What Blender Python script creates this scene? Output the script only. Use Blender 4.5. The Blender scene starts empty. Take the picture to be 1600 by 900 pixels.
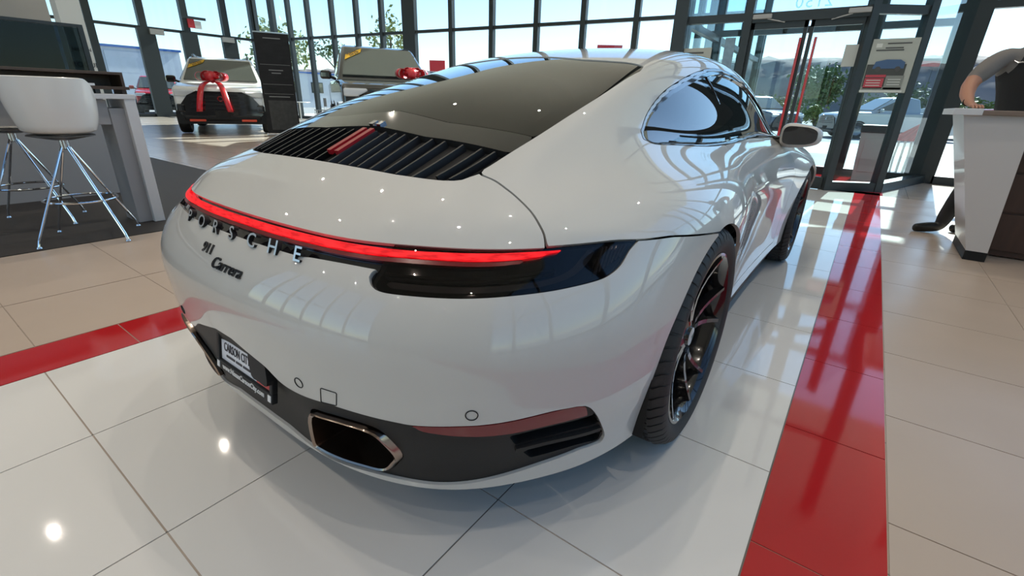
import bpy, bmesh, math, random
import numpy as np
from mathutils import Vector, Matrix
random.seed(7); rng = np.random.default_rng(7)
scene = bpy.context.scene
COL = scene.collection
PI = math.pi
# ------------------------------------------------------------------ camera
FPX, PITCH, ROLL, YAW = 727.04, 0.380927, 0.0307468, 0.623632     # solved from the floor joints
CAMH = 1.04
def cam_axes():
    cy, sy = math.cos(YAW), math.sin(YAW)
    F = np.array([-sy*math.cos(PITCH), cy*math.cos(PITCH), -math.sin(PITCH)])
    R = np.array([cy, sy, 0.0]); U = np.cross(R, F)
    c, s = math.cos(ROLL), math.sin(ROLL)
    return c*R+s*U, -s*R+c*U, F
CR, CU, CF = cam_axes()
cam = bpy.data.cameras.new('camera'); cam_o = bpy.data.objects.new('camera', cam); COL.objects.link(cam_o)
cam.sensor_width = 36.0; cam.lens = FPX/1600*36.0; cam.clip_start = 0.02; cam.clip_end = 2000
M = Matrix.Identity(4)
for i in range(3):
    M[i][0] = CR[i]; M[i][1] = CU[i]; M[i][2] = -CF[i]
M[2][3] = CAMH
cam_o.matrix_world = M
scene.camera = cam_o
# ------------------------------------------------------------------ light
scene.view_settings.view_transform = 'Standard'; scene.view_settings.look = 'None'
scene.view_settings.gamma = 1.0; scene.view_settings.use_curve_mapping = False
scene.view_settings.exposure = 0.10
world = bpy.data.worlds.new('sky'); scene.world = world; world.use_nodes = True
wn = world.node_tree.nodes; wl = world.node_tree.links
for n in list(wn): wn.remove(n)
sky = wn.new('ShaderNodeTexSky'); sky.sky_type = 'NISHITA'; sky.sun_disc = False
sky.sun_elevation = math.radians(36); sky.sun_rotation = math.radians(3); sky.altitude = 300
sky.air_density = 1.0; sky.dust_density = 0.15; sky.ozone_density = 2.0
bg = wn.new('ShaderNodeBackground'); bg.inputs['Strength'].default_value = 0.25
wo = wn.new('ShaderNodeOutputWorld')
wl.new(sky.outputs[0], bg.inputs[0]); wl.new(bg.outputs[0], wo.inputs[0])
sun = bpy.data.lights.new('sun', 'SUN'); sun.energy = 14.0; sun.angle = math.radians(0.6); sun.color = (1.0, 0.95, 0.86)
sun_o = bpy.data.objects.new('sun', sun); COL.objects.link(sun_o)
_sd = Vector((math.sin(math.radians(3))*math.cos(math.radians(36)), math.cos(math.radians(3))*math.cos(math.radians(36)), math.sin(math.radians(36))))
sun_o.rotation_euler = _sd.to_track_quat('Z', 'Y').to_euler()
sun_o.location = (0, 30, 30)
# ------------------------------------------------------------------ materials
MATS = {}
def mat(name, color=(.8, .8, .8), rough=.5, metal=0.0, coat=0.0, coat_rough=.03, emit=None, estr=0.0, noise=0.0, nscale=8.0, ncol=None, bump=0.0, bscale=60.0, spec=.5, ior=1.5, stretch=(1, 1, 1), trans=0.0, rnoise=0.0, sheen=0.0):
    if name in MATS: return MATS[name]
    m = bpy.data.materials.new(name); m.use_nodes = True
    nt = m.node_tree; b = nt.nodes['Principled BSDF']
    b.inputs['Base Color'].default_value = (*color, 1); b.inputs['Roughness'].default_value = rough
    b.inputs['Metallic'].default_value = metal; b.inputs['IOR'].default_value = ior
    b.inputs['Specular IOR Level'].default_value = spec
    b.inputs['Coat Weight'].default_value = coat; b.inputs['Coat Roughness'].default_value = coat_rough
    b.inputs['Transmission Weight'].default_value = trans
    b.inputs['Sheen Weight'].default_value = sheen
    if emit: b.inputs['Emission Color'].default_value = (*emit, 1); b.inputs['Emission Strength'].default_value = estr
    if noise > 0 or bump > 0 or rnoise > 0:
        tc = nt.nodes.new('ShaderNodeTexCoord'); mp = nt.nodes.new('ShaderNodeMapping')
        mp.inputs['Scale'].default_value = stretch
        nt.links.new(tc.outputs['Object'], mp.inputs['Vector'])
    if noise > 0 or rnoise > 0:
        nz = nt.nodes.new('ShaderNodeTexNoise'); nz.inputs['Scale'].default_value = nscale; nz.inputs['Detail'].default_value = 6
        nt.links.new(mp.outputs[0], nz.inputs['Vector'])
    if noise > 0:
        mx = nt.nodes.new('ShaderNodeMix'); mx.data_type = 'RGBA'
        c2 = ncol if ncol else tuple(max(0, c*(1-noise)) for c in color)
        mx.inputs[6].default_value = (*color, 1); mx.inputs[7].default_value = (*c2, 1)
        nt.links.new(nz.outputs['Fac'], mx.inputs[0]); nt.links.new(mx.outputs[2], b.inputs['Base Color'])
    if rnoise > 0:
        mr = nt.nodes.new('ShaderNodeMapRange'); mr.inputs['To Min'].default_value = max(0, rough-rnoise); mr.inputs['To Max'].default_value = rough+rnoise
        nt.links.new(nz.outputs['Fac'], mr.inputs['Value']); nt.links.new(mr.outputs[0], b.inputs['Roughness'])
    if bump > 0:
        n2 = nt.nodes.new('ShaderNodeTexNoise'); n2.inputs['Scale'].default_value = bscale; n2.inputs['Detail'].default_value = 4
        nt.links.new(mp.outputs[0], n2.inputs['Vector'])
        bp = nt.nodes.new('ShaderNodeBump'); bp.inputs['Strength'].default_value = bump; bp.inputs['Distance'].default_value = .01
        nt.links.new(n2.outputs['Fac'], bp.inputs['Height']); nt.links.new(bp.outputs[0], b.inputs['Normal'])
    MATS[name] = m
    return m
def glass_mat(name, tint=(.9, .95, .95), ior=1.5, rough=0.0, boost=1.0):
    """thin pane: clear tinted transmission with a Fresnel mirror on top"""
    if name in MATS: return MATS[name]
    m = bpy.data.materials.new(name); m.use_nodes = True; nt = m.node_tree
    for n in list(nt.nodes): nt.nodes.remove(n)
    out = nt.nodes.new('ShaderNodeOutputMaterial'); tr = nt.nodes.new('ShaderNodeBsdfTransparent'); gl = nt.nodes.new('ShaderNodeBsdfGlossy')
    fr = nt.nodes.new('ShaderNodeFresnel'); mx = nt.nodes.new('ShaderNodeMixShader'); ml = nt.nodes.new('ShaderNodeMath'); ml.operation = 'MULTIPLY'; ml.use_clamp = True
    fr.inputs['IOR'].default_value = ior; ml.inputs[1].default_value = boost
    tr.inputs['Color'].default_value = (*tint, 1); gl.inputs['Roughness'].default_value = rough
    ge = nt.nodes.new('ShaderNodeNewGeometry'); inv = nt.nodes.new('ShaderNodeMath'); inv.operation = 'SUBTRACT'; inv.inputs[0].default_value = 1.0
    m2 = nt.nodes.new('ShaderNodeMath'); m2.operation = 'MULTIPLY'            # the sheet mirrors on its outer faces only
    nt.links.new(ge.outputs['Backfacing'], inv.inputs[1]); nt.links.new(fr.outputs[0], ml.inputs[0]); nt.links.new(ml.outputs[0], m2.inputs[0]); nt.links.new(inv.outputs[0], m2.inputs[1]); nt.links.new(m2.outputs[0], mx.inputs[0])
    nt.links.new(tr.outputs[0], mx.inputs[1]); nt.links.new(gl.outputs[0], mx.inputs[2]); nt.links.new(mx.outputs[0], out.inputs[0])
    MATS[name] = m
    return m
# ------------------------------------------------------------------ object helpers
def tag(o, label=None, cat=None, group=None, kind=None):
    if label: o['label'] = label
    if cat: o['category'] = cat
    if group: o['group'] = group
    if kind: o['kind'] = kind
    return o
def empty(name, loc=(0, 0, 0), rz=0.0, parent=None):
    o = bpy.data.objects.new(name, None); COL.objects.link(o); o.location = loc; o.rotation_euler = (0, 0, rz); o.parent = parent
    o.empty_display_size = .1
    return o
def mesh_obj(name, verts, faces, m, parent=None, smooth=False, normals=None, fmats=None):
    me = bpy.data.meshes.new(name)
    me.from_pydata([tuple(map(float, v)) for v in verts], [], [tuple(map(int, f)) for f in faces])
    if isinstance(m, (list, tuple)):
        for q in m: me.materials.append(q)
        if fmats is not None: me.polygons.foreach_set('material_index', np.asarray(fmats, dtype=np.int32))
    else: me.materials.append(m)
    if smooth or normals is not None: me.polygons.foreach_set('use_smooth', np.ones(len(me.polygons), dtype=bool))
    me.update()
    if normals is not None: me.normals_split_custom_set_from_vertices([tuple(map(float, n)) for n in normals])
    o = bpy.data.objects.new(name, me); COL.objects.link(o); o.parent = parent
    return o
class MB:
    """collects simple shapes into one mesh"""
    def __init__(s): s.v = []; s.f = []; s.sm = []
    def add(s, v, f, sm=False):
        n = len(s.v); s.v += [tuple(p) for p in v]; s.f += [tuple(i+n for i in q) for q in f]; s.sm += [sm]*len(f); return s
    def box(s, c, d, rz=0.0, bev=0.0):
        hx, hy, hz = d[0]/2, d[1]/2, d[2]/2
        b = min(bev, hx*.9, hy*.9, hz*.9)
        if b <= 0:
            pts = [(x*hx, y*hy, z*hz) for z in (-1, 1) for y in (-1, 1) for x in (-1, 1)]
            fs = [(0, 2, 3, 1), (4, 5, 7, 6), (0, 1, 5, 4), (2, 6, 7, 3), (0, 4, 6, 2), (1, 3, 7, 5)]
        else:
            bm = bmesh.new(); bmesh.ops.create_cube(bm, size=1)
            for q in bm.verts: q.co = Vector((q.co.x*2*hx, q.co.y*2*hy, q.co.z*2*hz))
            bmesh.ops.bevel(bm, geom=list(bm.edges), offset=b, segments=2, affect='EDGES', profile=.5)
            bm.verts.index_update(); pts = [tuple(q.co) for q in bm.verts]; fs = [tuple(q.index for q in f.verts) for f in bm.faces]; bm.free()
        cz, sz = math.cos(rz), math.sin(rz)
        return s.add([(c[0]+p[0]*cz-p[1]*sz, c[1]+p[0]*sz+p[1]*cz, c[2]+p[2]) for p in pts], fs)
    def prism(s, poly, axis, a, b, closed=True):
        """poly of 2D points extruded along axis ('x','y','z') from a to b"""
        def mk(p, t): return {'x': (t, p[0], p[1]), 'y': (p[0], t, p[1]), 'z': (p[0], p[1], t)}[axis]
        n = len(poly); v = [mk(p, a) for p in poly]+[mk(p, b) for p in poly]
        f = [(i, (i+1) % n, n+(i+1) % n, n+i) for i in range(n)]
        return s.add(v, f+[tuple(range(n-1, -1, -1)), tuple(range(n, 2*n))])
    def tube(s, pts, r, n=8, cap=True, close=False):
        pts = [Vector(p) for p in pts]; m = len(pts); rr = r if isinstance(r, (list, tuple)) else [r]*m
        vs = []; prev = None
        for i, p in enumerate(pts):
            if close: d = (pts[(i+1) % m]-pts[i-1])
            else: d = (pts[min(i+1, m-1)]-pts[max(i-1, 0)])
            d.normalize()
            if prev is None:
                a = Vector((0, 0, 1)) if abs(d.z) < .9 else Vector((1, 0, 0))
                u = d.cross(a).normalized()
            else:
                u = (prev-d*prev.dot(d)).normalized()
            w = d.cross(u); prev = u
            vs += [p+(u*math.cos(2*PI*k/n)+w*math.sin(2*PI*k/n))*rr[i] for k in range(n)]
        f = []
        for i in range(m if close else m-1):
            j = (i+1) % m
            f += [(i*n+k, i*n+(k+1) % n, j*n+(k+1) % n, j*n+k) for k in range(n)]
        if cap and not close: f += [tuple(range(n-1, -1, -1)), tuple(range((m-1)*n, m*n))]
        return s.add(vs, f, True)
    def lathe(s, prof, n=32, axis='z', c=(0, 0, 0), close=False):
        vs = []
        for r, h in prof:
            for k in range(n):
                a = 2*PI*k/n
                p = {'z': (r*math.cos(a), r*math.sin(a), h), 'x': (h, r*math.cos(a), r*math.sin(a)), 'y': (r*math.cos(a), h, r*math.sin(a))}[axis]
                vs.append((p[0]+c[0], p[1]+c[1], p[2]+c[2]))
        m = len(prof); f = []
        for i in range(m if close else m-1):
            j = (i+1) % m
            f += [(i*n+k, i*n+(k+1) % n, j*n+(k+1) % n, j*n+k) for k in range(n)]
        return s.add(vs, f, True)
    def build(s, name, m, parent=None, fix=True):
        me = bpy.data.meshes.new(name); me.from_pydata([tuple(map(float, p)) for p in s.v], [], s.f); me.materials.append(m)
        me.polygons.foreach_set('use_smooth', np.array(s.sm, dtype=bool))
        if fix:
            bm = bmesh.new(); bm.from_mesh(me); bmesh.ops.recalc_face_normals(bm, faces=list(bm.faces)); bm.to_mesh(me); bm.free()
        me.update()
        if any(s.sm): me.set_sharp_from_angle(angle=math.radians(40))
        o = bpy.data.objects.new(name, me); COL.objects.link(o); o.parent = parent
        return o
def box(name, c, d, m, parent=None, rz=0.0, bev=0.0): return MB().box(c, d, rz, bev).build(name, m, parent)
def copy_tree(o, parent=None):
    c = o.copy(); COL.objects.link(c); c.parent = parent
    for ch in list(o.children): copy_tree(ch, c)
    return c
def text_mesh(name, s, size, depth, m, parent=None, loc=(0, 0, 0), mat3=None, align='CENTER', spacing=1.0, offset=0.0, shear=0.0, mside=None):
    """lettering as a solid mesh; mat3 columns are the text's right, up and out directions"""
    cu = bpy.data.curves.new(name+'_c', 'FONT'); cu.body = s; cu.size = size; cu.extrude = depth/2; cu.align_x = align; cu.align_y = 'CENTER'
    cu.space_character = spacing; cu.offset = offset; cu.shear = shear; cu.resolution_u = 3
    t = bpy.data.objects.new('tmp', cu); COL.objects.link(t)
    dg = bpy.context.evaluated_depsgraph_get(); me = bpy.data.meshes.new_from_object(t.evaluated_get(dg)); me.name = name
    bpy.data.objects.remove(t); bpy.data.curves.remove(cu)
    me.materials.clear(); me.materials.append(m)
    if mside is not None:
        me.materials.append(mside)
        for p in me.polygons: p.material_index = 0 if p.normal.z > .5 else 1
    o = bpy.data.objects.new(name, me); COL.objects.link(o); o.parent = parent
    mm = Matrix.Identity(4)
    if mat3 is not None:
        for i in range(3):
            for j in range(3): mm[i][j] = mat3[j][i]
    mm.translation = loc; me.transform(mm)
    return o
# ================================================================== the showroom
GROUT = mat('grout', (.16, .155, .15), .9)
TILEW = mat('white_tile', (.74, .725, .69), .05, noise=.05, nscale=1.5, spec=.5, coat=.25, coat_rough=.02)
TILER = mat('red_tile', (.46, .016, .020), .06, noise=.10, nscale=1.2, coat=.05, coat_rough=.02)
TILEB = mat('beige_tile', (.50, .40, .32), .30, noise=.14, nscale=2.2, ncol=(.43, .345, .275), rnoise=.08, bump=.02, bscale=30)
CARPET = mat('plank_carpet', (.034, .029, .026), .6, noise=.45, nscale=5, stretch=(.6, 6, 1), bump=.2, bscale=120)
FRAME = mat('mullion_grey', (.030, .036, .038), .42, metal=.3)
PANE = glass_mat('facade_glass', (.85, .925, .94), ior=1.45)
PLASTER = mat('wall_plaster', (.50, .48, .44), .85, noise=.06, nscale=3, bump=.04, bscale=90)
WARMW = mat('wall_warm', (.36, .34, .31), .8, noise=.06, nscale=3)
CEIL = mat('ceiling_paint', (.66, .63, .55), .85, noise=.05, nscale=2)
def struct(o): o['kind'] = 'structure'; return o
# floor: grout slab with tiles laid into it; the far floor keeps the tile joints in its material
def far_floor_mat():
    m = bpy.data.materials.new('far_tile_floor'); m.use_nodes = True; nt = m.node_tree; b = nt.nodes['Principled BSDF']
    tc = nt.nodes.new('ShaderNodeTexCoord'); br = nt.nodes.new('ShaderNodeTexBrick'); br.offset = 0.0
    br.inputs['Scale'].default_value = 1.0; br.inputs['Brick Width'].default_value = .6; br.inputs['Row Height'].default_value = .6; br.inputs['Mortar Size'].default_value = .003
    br.inputs['Color1'].default_value = (.44, .37, .31, 1); br.inputs['Color2'].default_value = (.40, .335, .28, 1); br.inputs['Mortar'].default_value = (.16, .15, .14, 1)
    nt.links.new(tc.outputs['Object'], br.inputs['Vector']); nt.links.new(br.outputs['Color'], b.inputs['Base Color']); b.inputs['Roughness'].default_value = .22
    return m
floor = struct(box('floor', (-10.4, 3.55, -.053), (29.6, 23.3, .10), far_floor_mat()))
def tile_mesh(name, w, l, m):
    me = MB().box((0, 0, 0), (w-.0045, l-.0045, .016)).build(name, m); d = me.data; bpy.data.objects.remove(me); return d
def lay(name, m, x0, nx, px, y0, ny, py):
    d = tile_mesh(name, px, py, m)
    for i in range(nx):
        for j in range(ny):
            o = bpy.data.objects.new(name, d); COL.objects.link(o); o.parent = floor; o.location = (x0+px*(i+.5), y0+py*(j+.5), -.008)
lay('white_tile', TILEW, -2.39, 4, .5975, .195-.6*4, 18, .60)
lay('red_tile', TILER, 0.0, 1, .292, 1.093-.598*5, 17, .598)
lay('red_tile', TILER, -2.68, 1, .288, .51-.598*4, 17, .598)
lay('beige_tile', TILEB, .292, 6, .604, 1.388-.604*4, 15, .604)
lay('beige_tile', TILEB, -4.375, 1, 1.035, .22-.6*4, 10, .60); lay('beige_tile', TILEB, -3.335, 1, .652, .22-.6*4, 10, .60)
MB().box((-.83, 9.1, -.008), (2.3, 2.1, .016)).build('entrance_red_panel', TILER, floor)
MB().box((-8.7, -2.05, -.007), (8.62, 9.9, .02)).build('carpet_floor', CARPET, floor)
# ceiling, opaque walls
struct(MB().prism([(-25.2, -8.1), (4.4, -8.1), (4.4, 10.4), (-2.85, 10.4), (-2.85, 15.2), (-25.2, 13.1)], 'z', 7.2, 7.35).build('ceiling', CEIL))
struct(box('wall_rear', (1.15, -8.05, 3.6), (6.4, .1, 7.2), PLASTER))
struct(box('wall_right', (4.30, -5.8, 3.6), (.1, 4.6, 7.2), PLASTER))
struct(box('wall_left', (-13.05, -2.6, 3.6), (.1, 11, 7.2), WARMW))
struct(box('trim_1', (.77, 12.75, 7.3), (7.4, 4.7, .16), CEIL))        # added canopy out of view, sized to keep the sun off the coupe
struct(box('trim_2', (-19.1, 2.85, 3.6), (12.0, .1, 7.2), WARMW))
def glazed(name, A, B, stops, ztr, ztop, mw=.10, md=.16, wide=(), z0=0.0, skip=()):
    """glazed wall from A to B; stops are distances of the mullions from A; every mullion, rail and pane is a piece"""
    A = Vector(A); B = Vector(B); d = (B-A); L = d.length; d.normalize(); rz = math.atan2(d.y, d.x); n = Vector((-d.y, d.x))
    mid = A+d*(L/2)
    root = struct(box(name, (mid.x, mid.y, z0+.06), (L, md, .12), FRAME, rz=rz))
    zs = [z0+.12]+list(ztr)+[ztop]
    for z in ztr: box('transom', (mid.x, mid.y, z), (L, md*.8, .10), FRAME, root, rz=rz)
    for s in stops:
        if s in skip: continue
        p = A+d*s; w = dict(wide).get(round(s, 2), mw); box('mullion', (p.x, p.y, (ztop+z0)/2), (w, md*1.15, ztop-z0), FRAME, root, rz=rz)
    for a, b in zip(stops[:-1], stops[1:]):
        c = A+d*((a+b)/2)
        for za, zb in zip(zs[:-1], zs[1:]): box('pane', (c.x, c.y, (za+zb)/2), (b-a-.02, .012, zb-za-.02), PANE, root, rz=rz)
    return root
def on_wall(px, A, B, z=3.4, v=None):
    return None
# far glazed wall: mullion places from the photograph's transom line
AX, BX = np.array([-24.9, 13.05]), np.array([-2.9, 15.15]); wd = (BX-AX)/np.linalg.norm(BX-AX)
xs = [-23.6, -22.4, -21.1, -19.55, -18.1, -16.7, -15.25, -13.25, -11.5, -9.75, -8.1, -6.4, -4.6, -2.95]
st = [round((x-AX[0])/wd[0], 2) for x in xs]
glazed('window_1', AX, BX, [0.0]+st, [3.4], 7.2, .17, .16, wide=[(st[6], .62), (st[0], .30)])
glazed('window_2', (-25.0, 2.9), (-25.0, 13.0), [0.0, 1.9, 3.75, 5.5, 7.1, 8.75, 10.05], [3.42], 7.2, .26, .20)
for y in (8.4, 10.0, 11.65):          # heavier door posts under the transom
    MB().box((-24.85, y, 1.7), (.18, .62, 3.4)).build('door_post', FRAME, bpy.data.objects['window_2'])
glazed('window_9', (-13.0, -8.0), (-2.05, -8.0), [0.0, 1.8, 3.65, 5.5, 7.3, 9.1, 10.95], [3.3], 7.2, .14, .16)
glazed('window_10', (4.25, -3.5), (4.25, 10.2), [0.0, 1.9, 3.8, 5.7, 7.6, 9.5, 11.6, 13.7], [3.2], 7.2, .14, .16)
for y, z in ((8.75, 3.28), (11.55, 3.28)): MB().box((-24.72, y, z), (.14, .50, .20)).build('door_closer', mat('closer_grey', (.33, .32, .31), .5), bpy.data.objects['window_2'])
# entrance lobby
glazed('window_3', (-2.72, 8.0), (-1.76, 8.05), [0.0, .93], [2.24], 3.35, .10, .14, wide=[(0.0, .20)])
struct(box('trim_3', (-2.72, 8.0, 3.6), (.20, .22, 7.2), FRAME))
glazed('window_4', (-2.72, 8.1), (-2.95, 15.0), [.1, 2.2, 4.6, 6.85], [2.24], 3.35, .10, .14)
glazed('window_5', (-.36, 8.05), (.24, 8.45), [.0, .70], [2.24], 3.35, .09, .12)
glazed('window_6', (.24, 8.45), (.80, 10.2), [0.0, 1.8], [], 3.35, .12, .14, skip=(0.0, 1.8))
glazed('window_7', (.95, 10.24), (4.2, 10.24), [0.0, 1.25, 2.3, 3.2], [2.52], 7.2, .10, .14, skip=(0.0,))
glazed('window_8', (-2.9, 10.2), (.72, 10.2), [0.0, 2.575, 3.55], [2.32], 3.35, .13, .14)
struct(box('trim_4', (.84, 10.24, 3.6), (.27, .14, 7.2), FRAME))
glazed('window_11', (-2.85, 10.3), (.9, 10.3), [0.0, 1.25, 2.5, 3.7], [5.3], 7.2, .12, .16, z0=3.4)
struct(box('trim_6', (-1.06, 8.05, 2.22), (1.42, .12, .12), FRAME)); struct(box('trim_7', (-1.0, 8.05, 3.3), (1.5, .12, .12), FRAME))
box('pane', (-1.06, 8.05, 2.76), (1.40, .012, .95), PANE, bpy.data.objects['trim_6'])
REDH = mat('handle_red', (.45, .03, .035), .25, coat=.5); GREYB = mat('closer_grey', (.33, .32, .31), .5)
for i, (x0, x1) in enumerate(((-1.74, -1.035), (-1.005, -.36))):
    d = struct(box('door_%d' % (i+1), ((x0+x1)/2, 8.05, .09), (x1-x0, .05, .16), FRAME))
    for xx in (x0+.022, x1-.022): box('stile', (xx, 8.05, 1.10), (.045, .05, 2.14), FRAME, d)
    box('top_rail', ((x0+x1)/2, 8.05, 2.12), (x1-x0, .05, .08), FRAME, d)
    box('pane', ((x0+x1)/2, 8.05, 1.12), (x1-x0-.08, .01, 1.92), PANE, d)
    hx = -1.085 if i == 0 else -.905
    MB().tube([(hx, 7.98, .55), (hx, 7.98, 1.95)], .017, 10).build('door_handle', REDH, d)
    for z in (.62, 1.85): MB().tube([(hx, 7.98, z), (hx, 8.04, z)], .010, 8).build('handle_bracket', REDH, d)
    box('door_closer', ((x0+.13) if i == 0 else (x1-.13), 7.985, 2.23), (.24, .06, .055), GREYB, d, bev=.008)
    MB().tube([((x0+.2) if i == 0 else (x1-.2), 7.98, 2.20), ((x0+.42) if i == 0 else (x1-.42), 8.0, 2.15)], .008, 6).build('closer_arm', GREYB, d)
DIG = glass_mat('door_number', (.70, .76, .76))
t = text_mesh('door_number', '2150', .20, .004, DIG, bpy.data.objects['trim_6'], loc=(-1.03, 8.06, 2.375), mat3=((-1, 0, 0), (0, 0, 1), (0, 1, 0)), spacing=1.15)
# ceiling downlights
LENS = mat('downlight_lens', (1, .9, .75), .4, emit=(1.0, .80, .55), estr=6.0); TRIM = mat('downlight_trim', (.6, .6, .58), .4)
lamp0 = None; k = 0
for yy in (-6.2, -3.0, .2, 3.4, 6.6):
    for xx in (-11.2, -8.0, -4.8, -1.6, 1.6):
        r = empty('ceiling_downlight', (xx, yy, 7.2)); tag(r, 'round recessed ceiling downlight above the showroom floor', 'downlight', 'ceiling downlights')
        a = MB().lathe([(.06, -.001), (.075, -.012), (.042, -.014), (.040, .0)], 20, 'z').build('trim_ring', TRIM, r) if lamp0 is None else None
        if lamp0 is None:
            b_ = MB().add([(.040*math.cos(t), .040*math.sin(t), -.006) for t in np.linspace(0, 2*PI, 20, endpoint=False)], [tuple(range(19, -1, -1))]).build('lens', LENS, r, fix=False); lamp0 = (a, b_)
        else:
            for q in lamp0: c = q.copy(); COL.objects.link(c); c.parent = r
        la = bpy.data.lights.new('downlight', 'AREA'); la.shape = 'DISK'; la.size = .07; la.energy = 25.0; la.color = (1.0, .90, .78); la.spread = math.radians(150)
        lo = bpy.data.objects.new('lamp', la); COL.objects.link(lo); lo.parent = r; lo.location = (0, 0, -.02)
# ================================================================== the sports car
# car space: x across (0 = centre line), y forward from the rear axle, z up
XC, YA = -1.19, 1.42
def px_ray(u, v):
    d = (u-800)/FPX*CR-(v-450)/FPX*CU+CF
    return np.array([-XC, -YA, CAMH]), d
def nspline(tk, Y, tq):
    """natural cubic spline through Y[k] at tk"""
    tk = np.asarray(tk, float); n = len(tk); h = np.diff(tk); Y = np.asarray(Y, float)
    A = np.zeros((n, n)); Bm = np.zeros((n,)+Y.shape[1:]); A[0, 0] = A[-1, -1] = 1
    for i in range(1, n-1):
        A[i, i-1] = h[i-1]; A[i, i] = 2*(h[i-1]+h[i]); A[i, i+1] = h[i]
        Bm[i] = 6*((Y[i+1]-Y[i])/h[i]-(Y[i]-Y[i-1])/h[i-1])
    Mm = np.linalg.solve(A, Bm.reshape(n, -1)).reshape(Bm.shape)
    k = np.clip(np.searchsorted(tk, tq)-1, 0, n-2); sh = (-1,)+(1,)*(Y.ndim-1)
    a = ((tk[k+1]-tq)/h[k]).reshape(sh); b = ((tq-tk[k])/h[k]).reshape(sh); hk = h[k].reshape(sh)
    return a*Y[k]+b*Y[k+1]+((a**3-a)*Mm[k]+(b**3-b)*Mm[k+1])*hk**2/6
def smooth_grid(G, su, sv):
    def k1(s):
        r = int(math.ceil(3*s)); x = np.arange(-r, r+1); w = np.exp(-x*x/(2*s*s)); return w/w.sum(), r
    for ax, s in ((0, su), (1, sv)):
        if s <= 0: continue
        w, r = k1(s)
        Gm = np.moveaxis(G, ax, 0); n = len(Gm)
        lo = 2*Gm[0]-Gm[1:r+1][::-1]; hi = 2*Gm[-1]-Gm[-r-1:-1][::-1]      # point reflection keeps the ends in place
        P = np.concatenate([lo, Gm, hi]); out = sum(w[i]*P[i:i+n] for i in range(2*r+1))
        G = np.moveaxis(out, 0, ax)
    return G
class Surf:
    """smooth symmetric patch; ctrl[row][col] = (x, y, z), col 0 on the centre line"""
    def __init__(s, ctrl, nu, nv, su=3, sv=3, flip=False):
        C = np.array(ctrl, float); L = C[:, 1:][:, ::-1].copy(); L[..., 0] *= -1
        C = np.concatenate([L, C], axis=1)
        tr = np.r_[0, np.cumsum(np.linalg.norm(np.diff(C, axis=0), axis=2).mean(1))]
        tc = np.r_[0, np.cumsum(np.linalg.norm(np.diff(C, axis=1), axis=2).mean(0))]; tc = tc-tc.mean()
        tc = (tc-tc[::-1])/2
        G = nspline(tr, C, np.linspace(tr[0], tr[-1], nu))
        G = np.moveaxis(nspline(tc, np.moveaxis(G, 1, 0), np.linspace(tc[0], tc[-1], 2*nv+1)), 0, 1)
        G = smooth_grid(G, su, sv)
        G[:, nv, 0] = 0
        G = (G+G[:, ::-1]*np.array([-1, 1, 1]))/2
        s.G = G; s.nu = nu; s.nv = nv; s.hu = (tr[-1]-tr[0])/(nu-1); s.hv = (tc[-1]-tc[0])/(2*nv); s.flip = flip
        gu = np.gradient(G, axis=0); gv = np.gradient(G, axis=1); N = np.cross(gu, gv); N /= np.linalg.norm(N, axis=2, keepdims=True)+1e-12
        s.N = -N if flip else N
        # triangles for picking (right half)
        H = G[:, nv:]; a = H[:-1, :-1].reshape(-1, 3); b = H[1:, :-1].reshape(-1, 3); c = H[1:, 1:].reshape(-1, 3); d = H[:-1, 1:].reshape(-1, 3)
        s.T = (np.concatenate([a, a]), np.concatenate([b, c]), np.concatenate([c, d])); s.ncell = len(a); s.cw = nv
    def pick(s, u, v):
        """where the sight line of a photo pixel meets the patch: uv in metres and the point"""
        O, D = px_ray(u, v); A, B, C = s.T; e1 = B-A; e2 = C-A; p = np.cross(D, e2); det = (e1*p).sum(1)
        det = np.where(abs(det) < 1e-14, 1e-14, det); t = O-A; uu = (t*p).sum(1)/det; q = np.cross(t, e1); vv = (q*D).sum(1)/det; w = (e2*q).sum(1)/det
        ok = (uu >= -1e-6) & (vv >= -1e-6) & (uu+vv <= 1+1e-6) & (w > 0)
        if not ok.any(): return None
        i = np.where(ok)[0][np.argmin(w[ok])]; cell = i % s.ncell; r, c = divmod(cell, s.cw)
        if i < s.ncell: fr, fc = uu[i]+vv[i], vv[i]
        else: fr, fc = uu[i], uu[i]+vv[i]
        return np.array([(r+fr)*s.hu, (c+fc)*s.hv]), O+D*w[i]
    def at(s, uv):
        """point and normal on the right half from uv in metres"""
        r = np.clip(uv[0]/s.hu, 0, s.nu-1.001); c = np.clip(uv[1]/s.hv+s.nv, 0, 2*s.nv-.001); i, j = int(r), int(c); a, b = r-i, c-j
        f = lambda X: (X[i, j]*(1-a)*(1-b)+X[i+1, j]*a*(1-b)+X[i, j+1]*(1-a)*b+X[i+1, j+1]*a*b)
        n = f(s.N); return f(s.G), n/np.linalg.norm(n)
    def picks(s, pts): return [q[0] for q in (s.pick(*p) for p in pts) if q is not None]
    def near(s, p, w=(1, 1, 1)):
        H = s.G[:, s.nv:]; d = (((H-np.array(p))**2)*np.array(w)).sum(2); i, j = np.unravel_index(np.argmin(d), d.shape); return np.array([i*s.hu, j*s.hv])
    def xz(s, x, z):
        """surface point and normal at a given x and height (either side)"""
        G = s.G; d = (G[..., 0]-x)**2+(G[..., 2]-z)**2; i, j = np.unravel_index(np.argmin(d), d.shape); return G[i, j], s.N[i, j]
    def xy(s, x, y):
        G = s.G; d = (G[..., 0]-x)**2+(G[..., 1]-y)**2-(G[..., 2] > .5)*1e-3*0; i, j = np.unravel_index(np.argmin(d+np.where(G[..., 2] < .5, 9, 0)), d.shape); return G[i, j], s.N[i, j]
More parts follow.
